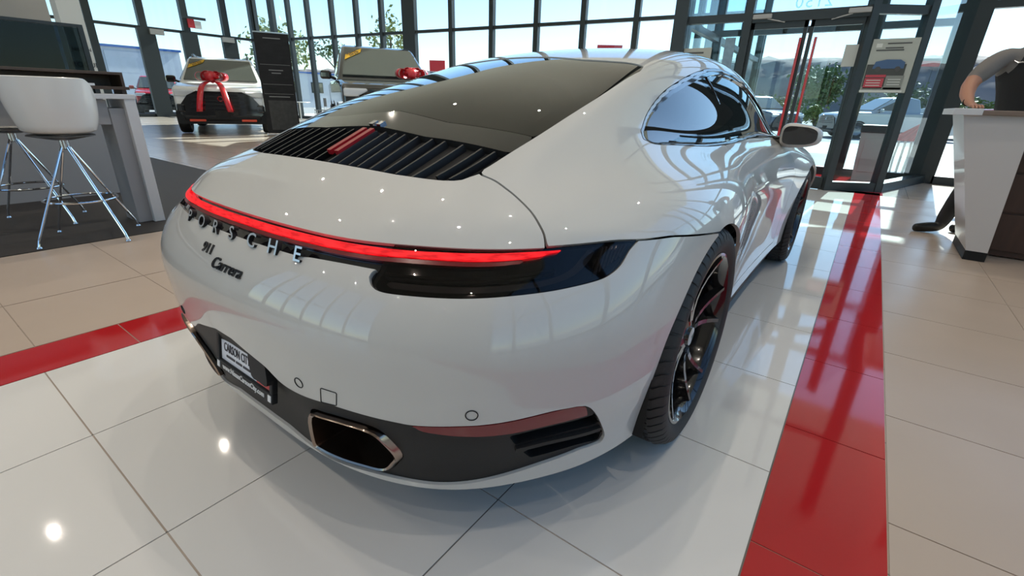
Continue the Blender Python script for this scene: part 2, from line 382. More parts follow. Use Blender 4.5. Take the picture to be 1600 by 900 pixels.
    def poly_field(s, poly, sym=True):
        """signed distance (metres, + inside) to a uv polygon, mirrored to the left half"""
        P = np.array(poly); uu = np.arange(s.nu)*s.hu; vv = np.arange(0, s.nv+1)*s.hv
        X = np.stack(np.meshgrid(uu, vv, indexing='ij'), -1)
        f = sdf_poly(X.reshape(-1, 2), P).reshape(s.nu, s.nv+1)
        L = f[:, 1:][:, ::-1] if sym else np.full((s.nu, s.nv), -1.0)
        return np.concatenate([L, f], axis=1)
    def field(s, fn): return fn(np.abs(s.G[..., 0]), s.G[..., 1], s.G[..., 2])
    def clip(s, f, off=0.0, thick=.012, halves=None):
        """mesh of the region f > 0, pushed in by off along the normal, with its edges folded in by thick"""
        f = np.where(np.abs(f) < 1e-7, 1e-7, f)
        G = s.G-s.N*off; N = s.N; nu, nc = f.shape
        if halves == 'R': cols = range(s.nv, nc-1)
        pos = f > 0; V = []; NN = []; idx = -np.ones(f.shape, int); F = []
        c4 = pos[:-1, :-1].astype(int)+pos[1:, :-1]+pos[1:, 1:]+pos[:-1, 1:]
        if halves == 'R': c4[:, :s.nv] = 0
        if halves == 'L': c4[:, s.nv:] = 0
        used = np.zeros(f.shape, bool)
        full = c4 == 4; mixed = (c4 > 0) & (c4 < 4)
        for da, db in ((0, 0), (1, 0), (1, 1), (0, 1)):
            used[da:nu-1+da, db:nc-1+db] |= full
        mi, mj = np.where(mixed)
        for da, db in ((0, 0), (1, 0), (1, 1), (0, 1)):
            used[mi+da, mj+db] |= pos[mi+da, mj+db]
        idx[used] = np.arange(used.sum()); V = list(G[used]); NN = list(N[used])
        fi, fj = np.where(full)
        Q = np.stack([idx[fi, fj], idx[fi+1, fj], idx[fi+1, fj+1], idx[fi, fj+1]], 1)
        if s.flip: Q = Q[:, ::-1]
        F = [tuple(q) for q in Q.tolist()]
        cut = {}
        def edge(a, b):
            k = (a, b) if a < b else (b, a)
            if k not in cut:
                fa, fb = f[k[0]], f[k[1]]; t = fa/(fa-fb); t = min(max(t, .02), .98)
                n = N[k[0]]*(1-t)+N[k[1]]*t
                cut[k] = len(V); V.append(G[k[0]]*(1-t)+G[k[1]]*t); NN.append(n/np.linalg.norm(n))
            return cut[k]
        for i, j in zip(mi.tolist(), mj.tolist()):
            cs = [(i, j), (i+1, j), (i+1, j+1), (i, j+1)]
            if s.flip: cs = cs[::-1]
            out = []
            for a, b in zip(cs, cs[1:]+cs[:1]):
                if pos[a]: out.append(idx[a])
                if pos[a] != pos[b]: out.append(edge(a, b))
            if len(out) >= 3: F.append(tuple(int(q) for q in out))
        # fold the rim
        cnt = {}
        for q in F:
            for a, b in zip(q, q[1:]+q[:1]):
                if (b, a) in cnt: del cnt[(b, a)]
                else: cnt[(a, b)] = 1
        s.rim = []
        if thick:
            mp = {}; V0 = len(V)
            def lo(a, fx):
                if (a, 1) not in mp:
                    mp[(a, 0)] = len(V); V.append(V[a]); NN.append(NN[a])
                    mp[(a, 1)] = len(V); V.append(V[a]-NN[a]*thick); NN.append(NN[a])
                return mp[(a, fx)]
            rim = []
            for a, b in list(cnt):
                q = (lo(b, 0), lo(a, 0), lo(a, 1), lo(b, 1)); rim.append(q)
            acc = {}
            for q in rim:
                p = [np.array(V[k]) for k in q]; n = np.cross(p[1]-p[0], p[3]-p[0])
                for k in q: acc[k] = acc.get(k, 0)+n
            for k, n in acc.items():
                l = np.linalg.norm(n)
                if l > 1e-12: NN[k] = n/l
            F += rim
        return V, F, NN
def sdf_poly(X, P):
    n = len(P); d = np.full(len(X), 1e9); inside = np.zeros(len(X), bool)
    for i in range(n):
        a, b = P[i], P[(i+1) % n]; e = b-a; w = X-a; L = (e*e).sum()
        if L < 1e-14: continue
        t = np.clip((w@e)/L, 0, 1); q = w-t[:, None]*e; d = np.minimum(d, (q*q).sum(1))
        c = ((a[1] > X[:, 1]) != (b[1] > X[:, 1]))
        if e[1] != 0: inside ^= c & (X[:, 0] < e[0]*(X[:, 1]-a[1])/e[1]+a[0])
    d = np.sqrt(d); return np.where(inside, d, -d)
def catmull(pts, k=8, closed=False):
    P = [np.array(p, float) for p in pts]; out = []; n = len(P)
    for i in range(n if closed else n-1):
        p0 = P[i-1] if (closed or i > 0) else 2*P[0]-P[1]; p1 = P[i]; p2 = P[(i+1) % n]; p3 = P[(i+2) % n] if (closed or i+2 < n) else 2*P[-1]-P[-2]
        for t in np.arange(k)/k:
            out.append(.5*((2*p1)+(-p0+p2)*t+(2*p0-5*p1+4*p2-p3)*t*t+(-p0+3*p1-3*p2+p3)*t**3))
    if not closed: out.append(P[-1])
    return out
# ---- upper body: rows from the tail edge forward, columns from the centre line to the sill
def row(ys, xz):
    n = len(xz); ys = ys if isinstance(ys, (list, tuple)) else [ys]*n
    return [(x, y, z) for (x, z), y in zip(xz, ys)]
A_ROWS = [
 row([-.893,-.887,-.852,-.800,-.742,-.650,-.555,-.455,-.395,-.375,-.385,-.40,-.42], [(0,.768),(.2,.768),(.42,.768),(.53,.768),(.625,.768),(.712,.767),(.775,.765),(.832,.760),(.858,.745),(.870,.60),(.868,.45),(.86,.32),(.85,.22)]),
 row([-.855,-.85,-.817,-.768,-.71,-.622,-.532,-.435,-.375,-.354,-.36,-.37,-.38], [(0,.795),(.21,.795),(.43,.797),(.535,.798),(.627,.794),(.713,.787),(.777,.779),(.835,.766),(.865,.743),(.878,.60),(.874,.45),(.865,.32),(.853,.22)]),
 row([-.765,-.76,-.728,-.688,-.635,-.56,-.478,-.39,-.333,-.31,-.31,-.31,-.31], [(0,.840),(.24,.838),(.45,.836),(.545,.832),(.63,.824),(.712,.812),(.78,.797),(.842,.778),(.880,.74),(.892,.60),(.885,.45),(.875,.32),(.86,.22)]),
 row([-.63,-.625,-.595,-.565,-.525,-.47,-.40,-.325,-.275,-.25,-.25,-.25,-.25], [(0,.900),(.25,.895),(.49,.878),(.57,.865),(.64,.851),(.712,.838),(.78,.822),(.848,.795),(.893,.74),(.905,.60),(.895,.45),(.885,.32),(.87,.22)]),
 row([-.47,-.467,-.45,-.43,-.405,-.375,-.33,-.27,-.22,-.2,-.2,-.2,-.2], [(0,.970),(.25,.961),(.51,.934),(.58,.911),(.645,.886),(.71,.865),(.78,.843),(.852,.808),(.903,.74),(.914,.60),(.905,.45),(.893,.32),(.88,.22)]),
 row([-.28,-.278,-.27,-.262,-.25,-.235,-.21,-.175,-.14,-.13,-.13,-.13,-.13], [(0,1.049),(.25,1.038),(.52,1.003),(.585,.969),(.645,.930),(.70,.897),(.775,.864),(.853,.822),(.911,.74),(.921,.60),(.915,.45),(.90,.32),(.885,.22)]),
 row(0.0, [(0,1.135),(.25,1.123),(.51,1.082),(.57,1.042),(.62,.985),(.672,.930),(.757,.882),(.848,.836),(.917,.74),(.926,.60),(.92,.45),(.905,.32),(.89,.22)]),
 row(.30, [(0,1.211),(.25,1.201),(.495,1.164),(.56,1.117),(.615,1.027),(.672,.932),(.75,.885),(.838,.840),(.908,.74),(.917,.60),(.905,.45),(.885,.32),(.872,.22)]),
 row(.65, [(0,1.270),(.25,1.261),(.475,1.229),(.555,1.172),(.622,1.055),(.687,.925),(.748,.882),(.815,.838),(.872,.74),(.872,.60),(.858,.45),(.848,.32),(.85,.22)]),
 row(1.05, [(0,1.299),(.25,1.291),(.465,1.262),(.552,1.203),(.628,1.068),(.697,.915),(.750,.877),(.802,.832),(.848,.74),(.846,.60),(.835,.45),(.832,.32),(.845,.22)]),
 row(1.45, [(0,1.288),(.25,1.280),(.455,1.250),(.556,1.202),(.642,1.06),(.704,.903),(.755,.868),(.803,.825),(.848,.73),(.846,.60),(.838,.45),(.836,.32),(.848,.22)]),
 row(1.80, [(0,1.225),(.25,1.214),(.45,1.178),(.585,1.112),(.655,1.0),(.71,.890),(.762,.860),(.812,.815),(.862,.72),(.862,.60),(.852,.45),(.848,.32),(.855,.22)]),
 row(2.12, [(0,1.075),(.25,1.066),(.45,1.025),(.605,.955),(.665,.910),(.715,.882),(.772,.854),(.832,.800),(.885,.70),(.892,.58),(.885,.45),(.875,.32),(.87,.22)]),
 row(2.45, [(0,.908),(.25,.900),(.45,.880),(.585,.858),(.655,.853),(.725,.843),(.795,.818),(.862,.766),(.918,.69),(.928,.58),(.905,.45),(.89,.32),(.88,.22)]),
 row(2.80, [(0,.795),(.25,.792),(.43,.797),(.56,.812),(.64,.820),(.715,.812),(.788,.785),(.858,.732),(.912,.65),(.922,.55),(.90,.44),(.885,.32),(.87,.22)]),
 row([3.10,3.10,3.09,3.07,3.06,3.05,3.04,3.03,3.02,3.0,3.0,3.0,3.0], [(0,.690),(.25,.688),(.42,.698),(.55,.735),(.62,.745),(.69,.732),(.755,.700),(.818,.650),(.865,.58),(.88,.50),(.875,.42),(.86,.32),(.85,.22)]),
 row([3.34,3.335,3.31,3.27,3.25,3.23,3.20,3.17,3.14,3.12,3.12,3.12,3.12], [(0,.575),(.25,.574),(.41,.575),(.53,.585),(.60,.585),(.665,.575),(.725,.555),(.78,.520),(.82,.48),(.84,.42),(.84,.36),(.835,.29),(.83,.22)]),
 row([3.44,3.432,3.40,3.35,3.32,3.29,3.26,3.22,3.18,3.16,3.16,3.16,3.16], [(0,.43),(.25,.43),(.40,.43),(.51,.43),(.575,.43),(.635,.43),(.69,.42),(.745,.40),(.79,.38),(.81,.35),(.815,.31),(.81,.27),(.81,.22)]),
 row([3.41,3.40,3.37,3.32,3.29,3.26,3.23,3.19,3.16,3.14,3.14,3.14,3.14], [(0,.22),(.25,.22),(.40,.22),(.51,.22),(.575,.22),(.635,.22),(.69,.22),(.74,.22),(.78,.22),(.80,.22),(.805,.22),(.80,.22),(.80,.215)]),
]
SA = Surf(A_ROWS, 330, 130, 2.5, 2.5, flip=True)
# ---- bumper: rows by height, columns round the plan from the centre to the wheel arch
P_TOP = [(0,-.893),(.2,-.887),(.40,-.857),(.545,-.792),(.68,-.692),(.768,-.565),(.830,-.455),(.873,-.34),(.903,-.21),(.919,-.06),(.922,.10)]
P_MID = [(0,-1.008),(.215,-1.000),(.43,-.968),(.595,-.905),(.728,-.805),(.812,-.675),(.862,-.55),(.893,-.41),(.914,-.26),(.925,-.10),(.925,.08)]
P_LOW = [(0,-.942),(.20,-.940),(.40,-.912),(.555,-.850),(.668,-.757),(.748,-.652),(.803,-.555),(.845,-.435),(.868,-.31),(.880,-.15),(.880,.05)]
P_TOP, P_MID, P_LOW = map(np.array, (P_TOP, P_MID, P_LOW))
B_ROWS = []
for z, wt, wm, wl_, off in [(.83,1,0,0,.05),(.765,1,0,0,0),(.705,.52,.48,0,0),(.64,.16,.84,0,0),(.575,0,1,0,0),(.50,0,.93,.07,0),(.44,0,.86,.14,0),(.36,0,.62,.38,0),(.28,0,.28,.72,0),(.195,0,0,1,0)]:
    q = P_TOP*wt+P_MID*wm+P_LOW*wl_
    B_ROWS.append([(x*(1-off*.3), y+off*(1 if i < 7 else .3), z) for i, (x, y) in enumerate(q)])
SB = Surf(B_ROWS, 90, 190, 2.0, 2.5, flip=False)
# ---- materials of the car
PAINT = mat('chalk_paint', (.53, .525, .50), .42, coat=1.0, coat_rough=.012, ior=1.45)
BLACKP = mat('black_plastic', (.011, .011, .0115), .48, spec=.28, bump=.06, bscale=400)
GLOSSB = mat('gloss_black', (.008, .008, .009), .08, coat=1.0)
MATTEB = mat('matte_black', (.006, .006, .006), .8)
RUBBER = mat('tyre_rubber', (.016, .016, .017), .62, bump=.1, bscale=200)
CHROME = mat('chrome', (.82, .83, .85), .08, metal=1.0)
SATIN = mat('satin_silver', (.55, .55, .56), .22, metal=1.0)
DARKMET = mat('dark_metal', (.03, .03, .032), .25, metal=.6, coat=.6)
EXH = mat('exhaust_steel', (.42, .36, .31), .18, metal=1.0, noise=.5, nscale=9, ncol=(.30, .20, .15))
REDGL = mat('red_reflector', (.17, .004, .008), .22, coat=.25)
REDBRK = mat('red_brake_lens', (.42, .02, .03), .12, coat=1.0)
TINT = glass_mat('car_tinted_glass', (.035, .04, .04), ior=1.6, boost=1.6)
SMOKE = glass_mat('lamp_smoked_lens', (.30, .28, .28), ior=1.45)
LAMPG = mat('lamp_guide', (.10, .095, .09), .25, coat=.5)
WHITEP = mat('plate_white', (.78, .80, .86), .35)
CABIN = mat('cabin_black', (.012, .012, .012), .75)
def red_bar_mat():
    m = bpy.data.materials.new('light_bar_red'); m.use_nodes = True; nt = m.node_tree; b = nt.nodes['Principled BSDF']
    b.inputs['Base Color'].default_value = (.25, .005, .008, 1); b.inputs['Roughness'].default_value = .35; b.inputs['Specular IOR Level'].default_value = .2
    tc = nt.nodes.new('ShaderNodeTexCoord'); mp = nt.nodes.new('ShaderNodeMapping'); mp.inputs['Scale'].default_value = (30, 30, 210)
    nz = nt.nodes.new('ShaderNodeTexNoise'); nz.inputs['Scale'].default_value = 1.0; nz.inputs['Detail'].default_value = 2
    rp = nt.nodes.new('ShaderNodeValToRGB'); rp.color_ramp.elements[0].position = .38; rp.color_ramp.elements[0].color = (.50, .0, .004, 1)
    rp.color_ramp.elements[1].position = .66; rp.color_ramp.elements[1].color = (1.0, .018, .022, 1)
    nt.links.new(tc.outputs['Object'], mp.inputs[0]); nt.links.new(mp.outputs[0], nz.inputs['Vector']); nt.links.new(nz.outputs['Fac'], rp.inputs[0])
    nt.links.new(rp.outputs[0], b.inputs['Emission Color']); b.inputs['Emission Strength'].default_value = 1.05
    return m
REDBAR = red_bar_mat()
car = empty('sports_car', (XC, YA, 0))
tag(car, 'pale grey rear-engined sports coupe with a glowing red light bar across its tail', 'car')
def spart(S, name, f, m, parent=None, off=0.0, thick=.012, halves=None):
    V, F, N = S.clip(f, off, thick, halves)
    return mesh_obj(name, V, F, m, parent or car, normals=N)
GAP = .0018
# trim outlines, picked where the sight lines meet the body
dk = SA.picks([(620,272.5),(670,279.5),(700,282),(725,280),(755,265),(798,238),(859,200),(928,156),(975,125),(1000,111)])
dk_r = catmull(dk, 6)
top = SA.picks([(1006,103.5),(985,98),(950,95),(912,93)]); top = [np.array([q[0], q[1]]) for q in top]
dark_poly = [np.array([dk[0][0]+.0, -.1])]+dk_r+catmull(top, 5)+[np.array([top[-1][0]+.02, .12]), np.array([top[-1][0]+.025, -.1])]
f_dark = SA.poly_field(dark_poly)
gl = SA.picks([(845,209),(833,212.5),(764,199),(700,190)]); gp = SA.picks([(798,238.6),(740,224.5),(700,217),(665,212.5)])
def below_line(pts, y_c):
    """+ towards the front of the car, seen in plan"""
    xs = [p[0] for p in pts]; ys = [p[1] for p in pts]
    return xs, ys
def uline(uvs, uc):
    uvs = sorted(uvs, key=lambda q: q[1]); vv = [-.1, 0]+[q[1] for q in uvs]+[2]; uu = [uc, uc]+[q[0] for q in uvs]+[uvs[-1][0]]
    v = np.abs(np.arange(-SA.nv, SA.nv+1))*SA.hv; u = np.arange(SA.nu)*SA.hu
    return u[:, None]-np.interp(v, vv, uu)[None, :]
f_gl = uline(gl, np.mean([q[0] for q in gl])+.012); f_gp = uline(gp, np.mean([q[0] for q in gp])+.01)
lidr = SA.picks([(750.5,272.5),(779,286),(806,307),(830,331),(848,361),(853.5,386)])
lid_poly = [np.array([.6, -.1]), np.array([.6, lidr[0][1]-.09]), lidr[0]+np.array([.02, -.03])]+catmull(lidr, 6)+[np.array([-.05, lidr[-1][1]]), np.array([-.05, -.1])]
f_lid = SA.poly_field(lid_poly)
wn_px = [(1001,205),(1012,175),(1034,146),(1061,126.5),(1090,112),(1117,107)]
wr = SA.picks(wn_px)
wf = [SA.near(p) for p in ((.560,1.30,1.205), (.578,1.55,1.162), (.606,1.74,1.075), (.652,1.91,.975), (.695,2.02,.908))]
wb = [SA.near((.714,1.88,.890)), SA.near((.708,1.4,.905))]+SA.picks([(1132,226.5),(1078,228),(1029,226),(1005,217.5)])
win_poly = catmull(wr+wf, 6)+catmull(wb, 6)
f_win = SA.poly_field(win_poly)
ax, ay, az = np.abs(SA.G[..., 0]), SA.G[..., 1], SA.G[..., 2]
REAR_R, FRONT_R, FRONT_Y = .358, .338, 2.46
def arch(y, z, yc, zc, R): return np.where(z > zc, np.hypot(y-yc, z-zc), np.abs(y-yc))-R
def seam_z(y): return np.interp(y, [-.5, -.45, -.34, -.14, .1], [.768, .764, .758, .731, .70])
f_arch = np.minimum(arch(ay, az, 0, .358, .370), arch(ay, az, FRONT_Y, .338, .356))
f_arch = np.where(ax < .5, 1.0, f_arch)
f_seam = np.maximum(az-seam_z(ay)-GAP, ay)
f_ws = np.minimum(np.minimum(ay-(1.60-.20*ax*ax), 2.42-.45*ax*ax-ay), .455+(ay-1.6)*.20-ax)
f_ws = np.where(az < .8, -1, f_ws)
f_door = np.minimum(np.minimum(ay-(.60+.10*np.clip((az-.45)/.45, 0, 1)**2), 1.93-.10*np.clip((.5-az)/.3, 0, 1)-ay), np.minimum(az-.265, .925-.03*(ay-.6)-az))
f_door = np.where(ax > .62, np.minimum(f_door, -f_win), -1.0)
body = np.minimum.reduce([f_arch, f_seam, -f_dark-.001, np.where(f_dark > -.02, 1, -f_lid-GAP), -f_win-.001, -f_ws-.001, -f_door-GAP])
body = np.minimum(body, -f_lid-GAP)
spart(SA, 'body_shell', body, PAINT)
lid = np.minimum(f_lid-GAP, -f_dark-.001)
spart(SA, 'engine_lid', lid, PAINT)
for hv in ('R', 'L'): spart(SA, 'door', np.minimum(f_door-GAP, f_arch), PAINT, halves=hv)
spart(SA, 'windscreen', f_ws-.001, TINT, off=.003, thick=.004)
spart(SA, 'rear_window', np.minimum(f_dark-.001, f_gl-.001), TINT, off=.003, thick=.004)
# dark ceramic band round the rear glass
band = np.minimum.reduce([f_dark-.001, f_gl-.001, np.maximum(.055-f_dark, .05-f_gl)])
spart(SA, 'window_band', band, GLOSSB, off=.006, thick=0)
spart(SA, 'black_lid_panel', np.minimum.reduce([f_dark-.001, -f_gl-.001, f_gp-.0]), GLOSSB, off=.002)
f_gr = np.minimum(f_dark-.001, -f_gp-.001)
grille = spart(SA, 'engine_grille', f_gr, MATTEB, off=.020, thick=-.018)
SLAT = mat('grille_slat', (.010, .010, .011), .45, spec=.35)
# louvres, each following the lid from the front edge of the opening to the back
vcols = [.036+.0415*k for k in range(11)]
for sgn in (1, -1):
    for k, v in enumerate(vcols):
        j = SA.nv+sgn*int(round(v/SA.hv)); ok = np.where(f_gr[:, j] > 0)[0]
        if len(ok) < 6: continue
        ii = np.linspace(ok[0], ok[-1], 12).astype(int); vs = []; fs = []
        for i in ii:
            p, n = SA.G[i, j], SA.N[i, j]; e = np.array([1.0, 0, 0]); a = p-n*.003
            vs += [a-e*.003, a+e*.003, a+e*.005*sgn+e*.003-n*.017, a+e*.005*sgn-e*.003-n*.017]
        m_ = len(ii)
        for q in range(m_-1):
            for r_ in range(4): fs.append((q*4+r_, q*4+(r_+1) % 4, q*4+4+(r_+1) % 4, q*4+4+r_))
        fs += [(3, 2, 1, 0), tuple(range(4*m_-4, 4*m_))]
        mb = MB(); mb.add(vs, fs); mb.build('slat', SLAT, grille)
# twin centre brake lamps standing on the louvres
def ribbon_on(S, pts_uv, half, off, thick, name, m, parent=None):
    """solid bar following the surface"""
    vs = []; fs = []; P = []
    for q in pts_uv: P.append(S.at(q))
    for i, (p, n) in enumerate(P):
        t = P[min(i+1, len(P)-1)][0]-P[max(i-1, 0)][0]; t /= np.linalg.norm(t)+1e-12; b = np.cross(n, t); b /= np.linalg.norm(b)
        o_ = p+n*off
        vs += [o_-b*half, o_+b*half, o_+b*half-n*thick, o_-b*half-n*thick]
    for i in range(len(P)-1):
        for r_ in range(4): fs.append((i*4+r_, i*4+(r_+1) % 4, i*4+4+(r_+1) % 4, i*4+4+r_))
    fs += [(3, 2, 1, 0), tuple(range(len(vs)-4, len(vs)))]
    return MB().add(vs, fs).build(name, m, parent or car)
for v in (-.0185, .0185):
    def uc(y): return SA.near((0, y, .9))[0]
    ribbon_on(SA, [np.array([u, v]) for u in np.linspace(uc(-.625), uc(-.475), 8)], .0085, .004, .014, 'brake_lamp', REDBRK)
    ribbon_on(SA, [np.array([u, v]) for u in np.linspace(uc(-.470), uc(-.425), 4)], .0085, .005, .02, 'brake_lamp_cap', SATIN)
# side windows with their bright surrounds; the panes are flatter than the pressed steel round them
import copy as _copy
SG = _copy.copy(SA); SG.G = smooth_grid(SA.G, 6, 4.5)
_gu = np.gradient(SG.G, axis=0); _gv = np.gradient(SG.G, axis=1); SG.N = -np.cross(_gu, _gv); SG.N /= np.linalg.norm(SG.N, axis=2, keepdims=True)+1e-12
for hv, sg in (('R', 1), ('L', -1)):
    w = spart(SG, 'side_window', f_win-.012, TINT, off=.001, thick=.004, halves=hv)
    fr = np.minimum(f_win-.001, .013-f_win)
    spart(SA, 'window_surround', fr, SATIN, off=-.001, thick=.012, halves=hv)
    fr2 = np.minimum(f_win-.012, .026-f_win)
    spart(SA, 'window_seal', fr2, GLOSSB, off=.001, thick=.012, halves=hv)
    pl = [np.array(SA.near(p)) for p in ((.563, .80, 1.18), (.61, .86, 1.09), (.66, .92, 1.0), (.70, .97, .915))]
    pl = catmull(pl, 4)
    if sg < 0: pl = [np.array([q[0], -q[1]]) for q in pl]
    ribbon_on(SA, pl, .006, -.002, .004, 'window_divider', GLOSSB)
# ---- bumper, lamps and diffuser
bx_, by_, bz_ = np.abs(SB.G[..., 0]), SB.G[..., 1], SB.G[..., 2]
lo_edge = SB.picks([(472,400.5),(490,402),(540,411),(594,421)]); lamp_l = SB.picks([(594,421),(580,427)]); lamp_b = SB.picks([(577,433),(581,446),(597.6,455.6),(646.7,462),(722,465.7),(805.6,461),(877.8,451),(935.6,436.8),(958,425),(972,411),(984,390)])
u_c = lo_edge[0][0]
lamp_end = SB.near((.838, -.44, .775))
lamp_poly = [np.array([u_c, -.2]), np.array([u_c, .1])]+catmull(lo_edge, 5)+lamp_l+catmull(lamp_b, 5)+[lamp_end, np.array([-.02, lamp_end[1]+.01]), np.array([-.02, -.2])]
f_lamp = SB.poly_field(lamp_poly)
d_top = SB.picks([(392,555),(415,574),(440,599),(470,617),(527,636),(612,659),(645,665),(710,666.5),(742,665.5),(775,662),(856,644.5),(902,635.4)]); d_r = SB.picks([(915,634.5),(924,639),(934,652),(942,670),(944.6,680),(940.7,690)])
d_bot = SB.picks([(905,703),(840,727),(775,747),(726,756),(677,757),(628,749.5),(580,738),(515,716),(482,693),(450,666)])
u0 = SB.near((0, -1.0, .482))[0]; u1 = d_bot[-1][0]
diff_poly = [np.array([u0, -.2]), np.array([u0, .04])]+catmull(d_top, 5)+catmull(d_r, 5)+catmull(d_bot, 5)+[np.array([u1, -.2])]
f_diff = SB.poly_field(diff_poly)
f_barch = arch(by_, bz_, 0, .358, .370); f_bseam = seam_z(by_)-GAP-bz_
sens = [SB.pick(467, 598)[0], SB.pick(737, 649)[0]]
bump = np.minimum.reduce([f_barch, f_bseam, -f_lamp-.0015, -f_diff-.0005])
bump = np.where(by_ > -.02, -1, bump)
bumper = spart(SB, 'rear_bumper', bump, PAINT)
panel = spart(SB, 'tail_lamp_panel', np.minimum(np.where(bx_ > .74, f_lamp-.001, f_lamp+.012), np.where(bx_ > .70, .764, .80)-bz_), GLOSSB, off=.013, thick=0)
f_lens = np.minimum(f_lamp-.001, .766-bz_)
f_outer = np.where(SB.G[..., 1]*0+bx_ > .455, f_lens, -1)
for hv in ('R', 'L'): spart(SB, 'lamp_lens', np.minimum(f_lens, bx_-.47), SMOKE, off=.002, thick=.004, halves=hv)
# light bar: glowing strip right across, dark red foot under it
bar_t = SB.picks([(440,356),(490,368.5),(565,383.5),(640,392.5),(748,397),(820,395),(875,391.5)]); bar_b = SB.picks([(877,394),(850,400),(820,404.5),(748,408.5),(647,403.5),(565,395.5),(490,380.5),(440,368)])
bar_poly = [np.array([bar_t[0][0], -.2])]+catmull(bar_t, 4)+catmull(bar_b, 4)+[np.array([bar_b[-1][0], -.2])]
f_bar = SB.poly_field(bar_poly)
spart(SB, 'light_bar', f_bar, REDBAR, off=-.003, thick=.016)
fb = catmull(bar_b[2:], 4); f_foot = SB.poly_field([q+np.array([.0006, 0]) for q in fb]+[np.array([bar_b[-1][0], -.2]), np.array([bar_b[-1][0]+.010, -.2])]+[q+np.array([.010, 0]) for q in fb[::-1]])
spart(SB, 'light_bar_foot', f_foot, REDGL, off=.001, thick=.01)
gt = SB.picks([(600,437),(650,443),(722,447),(805,443),(860,434),(893,420),(913,398),(922,388)]); gb = SB.picks([(934,387),(924,405),(902,427),(866,442),(805,452),(722,457),(650,453.5),(603,447)])
for hv in ('R', 'L'):
    spart(SB, 'lamp_light_guide', SB.poly_field(catmull(gt, 4)+catmull(gb, 4)), LAMPG, off=.008, thick=.006, halves=hv)
    sg = 1 if hv == 'R' else -1
    for k in range(7):           # fins at the outer end of the lamp
        a, b = SB.pick(944+6*k, 385.5-.8*k), SB.pick(932+6.2*k, 428-4.6*k)
        if a is None or b is None: continue
        l_ = [np.array([a[0][0]*(1-t)+b[0][0]*t, sg*(a[0][1]*(1-t)+b[0][1]*t)]) for t in np.linspace(0, 1, 5)]
        ribbon_on(SB, l_, .0022, -.004, .008, 'lamp_fin', LAMPG)
    for k, (va, vb, y0) in enumerate(((596, 880, 426), (600, 885, 432))):
        up = [SB.pick(u, v) for u, v in ((600, 425+7*k), (650, 431+6*k), (722, 434+6*k), (805, 430+6*k), (868, 420+6*k))]
        up = [np.array([q[0][0], sg*q[0][1]]) for q in up if q is not None]
        ribbon_on(SB, catmull(up, 4), .0028, -.006, .006, 'lamp_ridge', BLACKP)
# lettering under the light bar
LETS = mat('letter_silver', (.72, .72, .72), .28, metal=.7)
for k, ch in enumerate('PORSCHE'):
    x = -.250+.0872*k; p, n = SB.xz(x, .7255); out = np.array([n[0], n[1], 0.0]); out /= np.linalg.norm(out); rt = np.array([-out[1], out[0], 0])
    out = out*math.cos(.38)+np.array([0, 0, 1.0])*math.sin(.38); up = np.cross(out, rt)
    text_mesh('letter', ch, .047, .012, LETS, panel, loc=tuple(p+out*.004), mat3=(rt*1.15, up, out), offset=.0003, mside=MATTEB)
def badge(s, x, z, size, shear=0.0, xs=1.0):
    p, n = SB.xz(x, z); rt = np.array([-n[1], n[0], 0]); rt /= np.linalg.norm(rt); up = np.cross(n, rt)
    return text_mesh('model_badge', s, size, .005, DARKMET, car, loc=tuple(p+n*.001), mat3=(rt*xs, up, n), shear=shear, offset=.0004)
badge('911', -.070, .677, .036, .0, 1.1); badge('Carrera', .048, .655, .040, .35, 1.1)
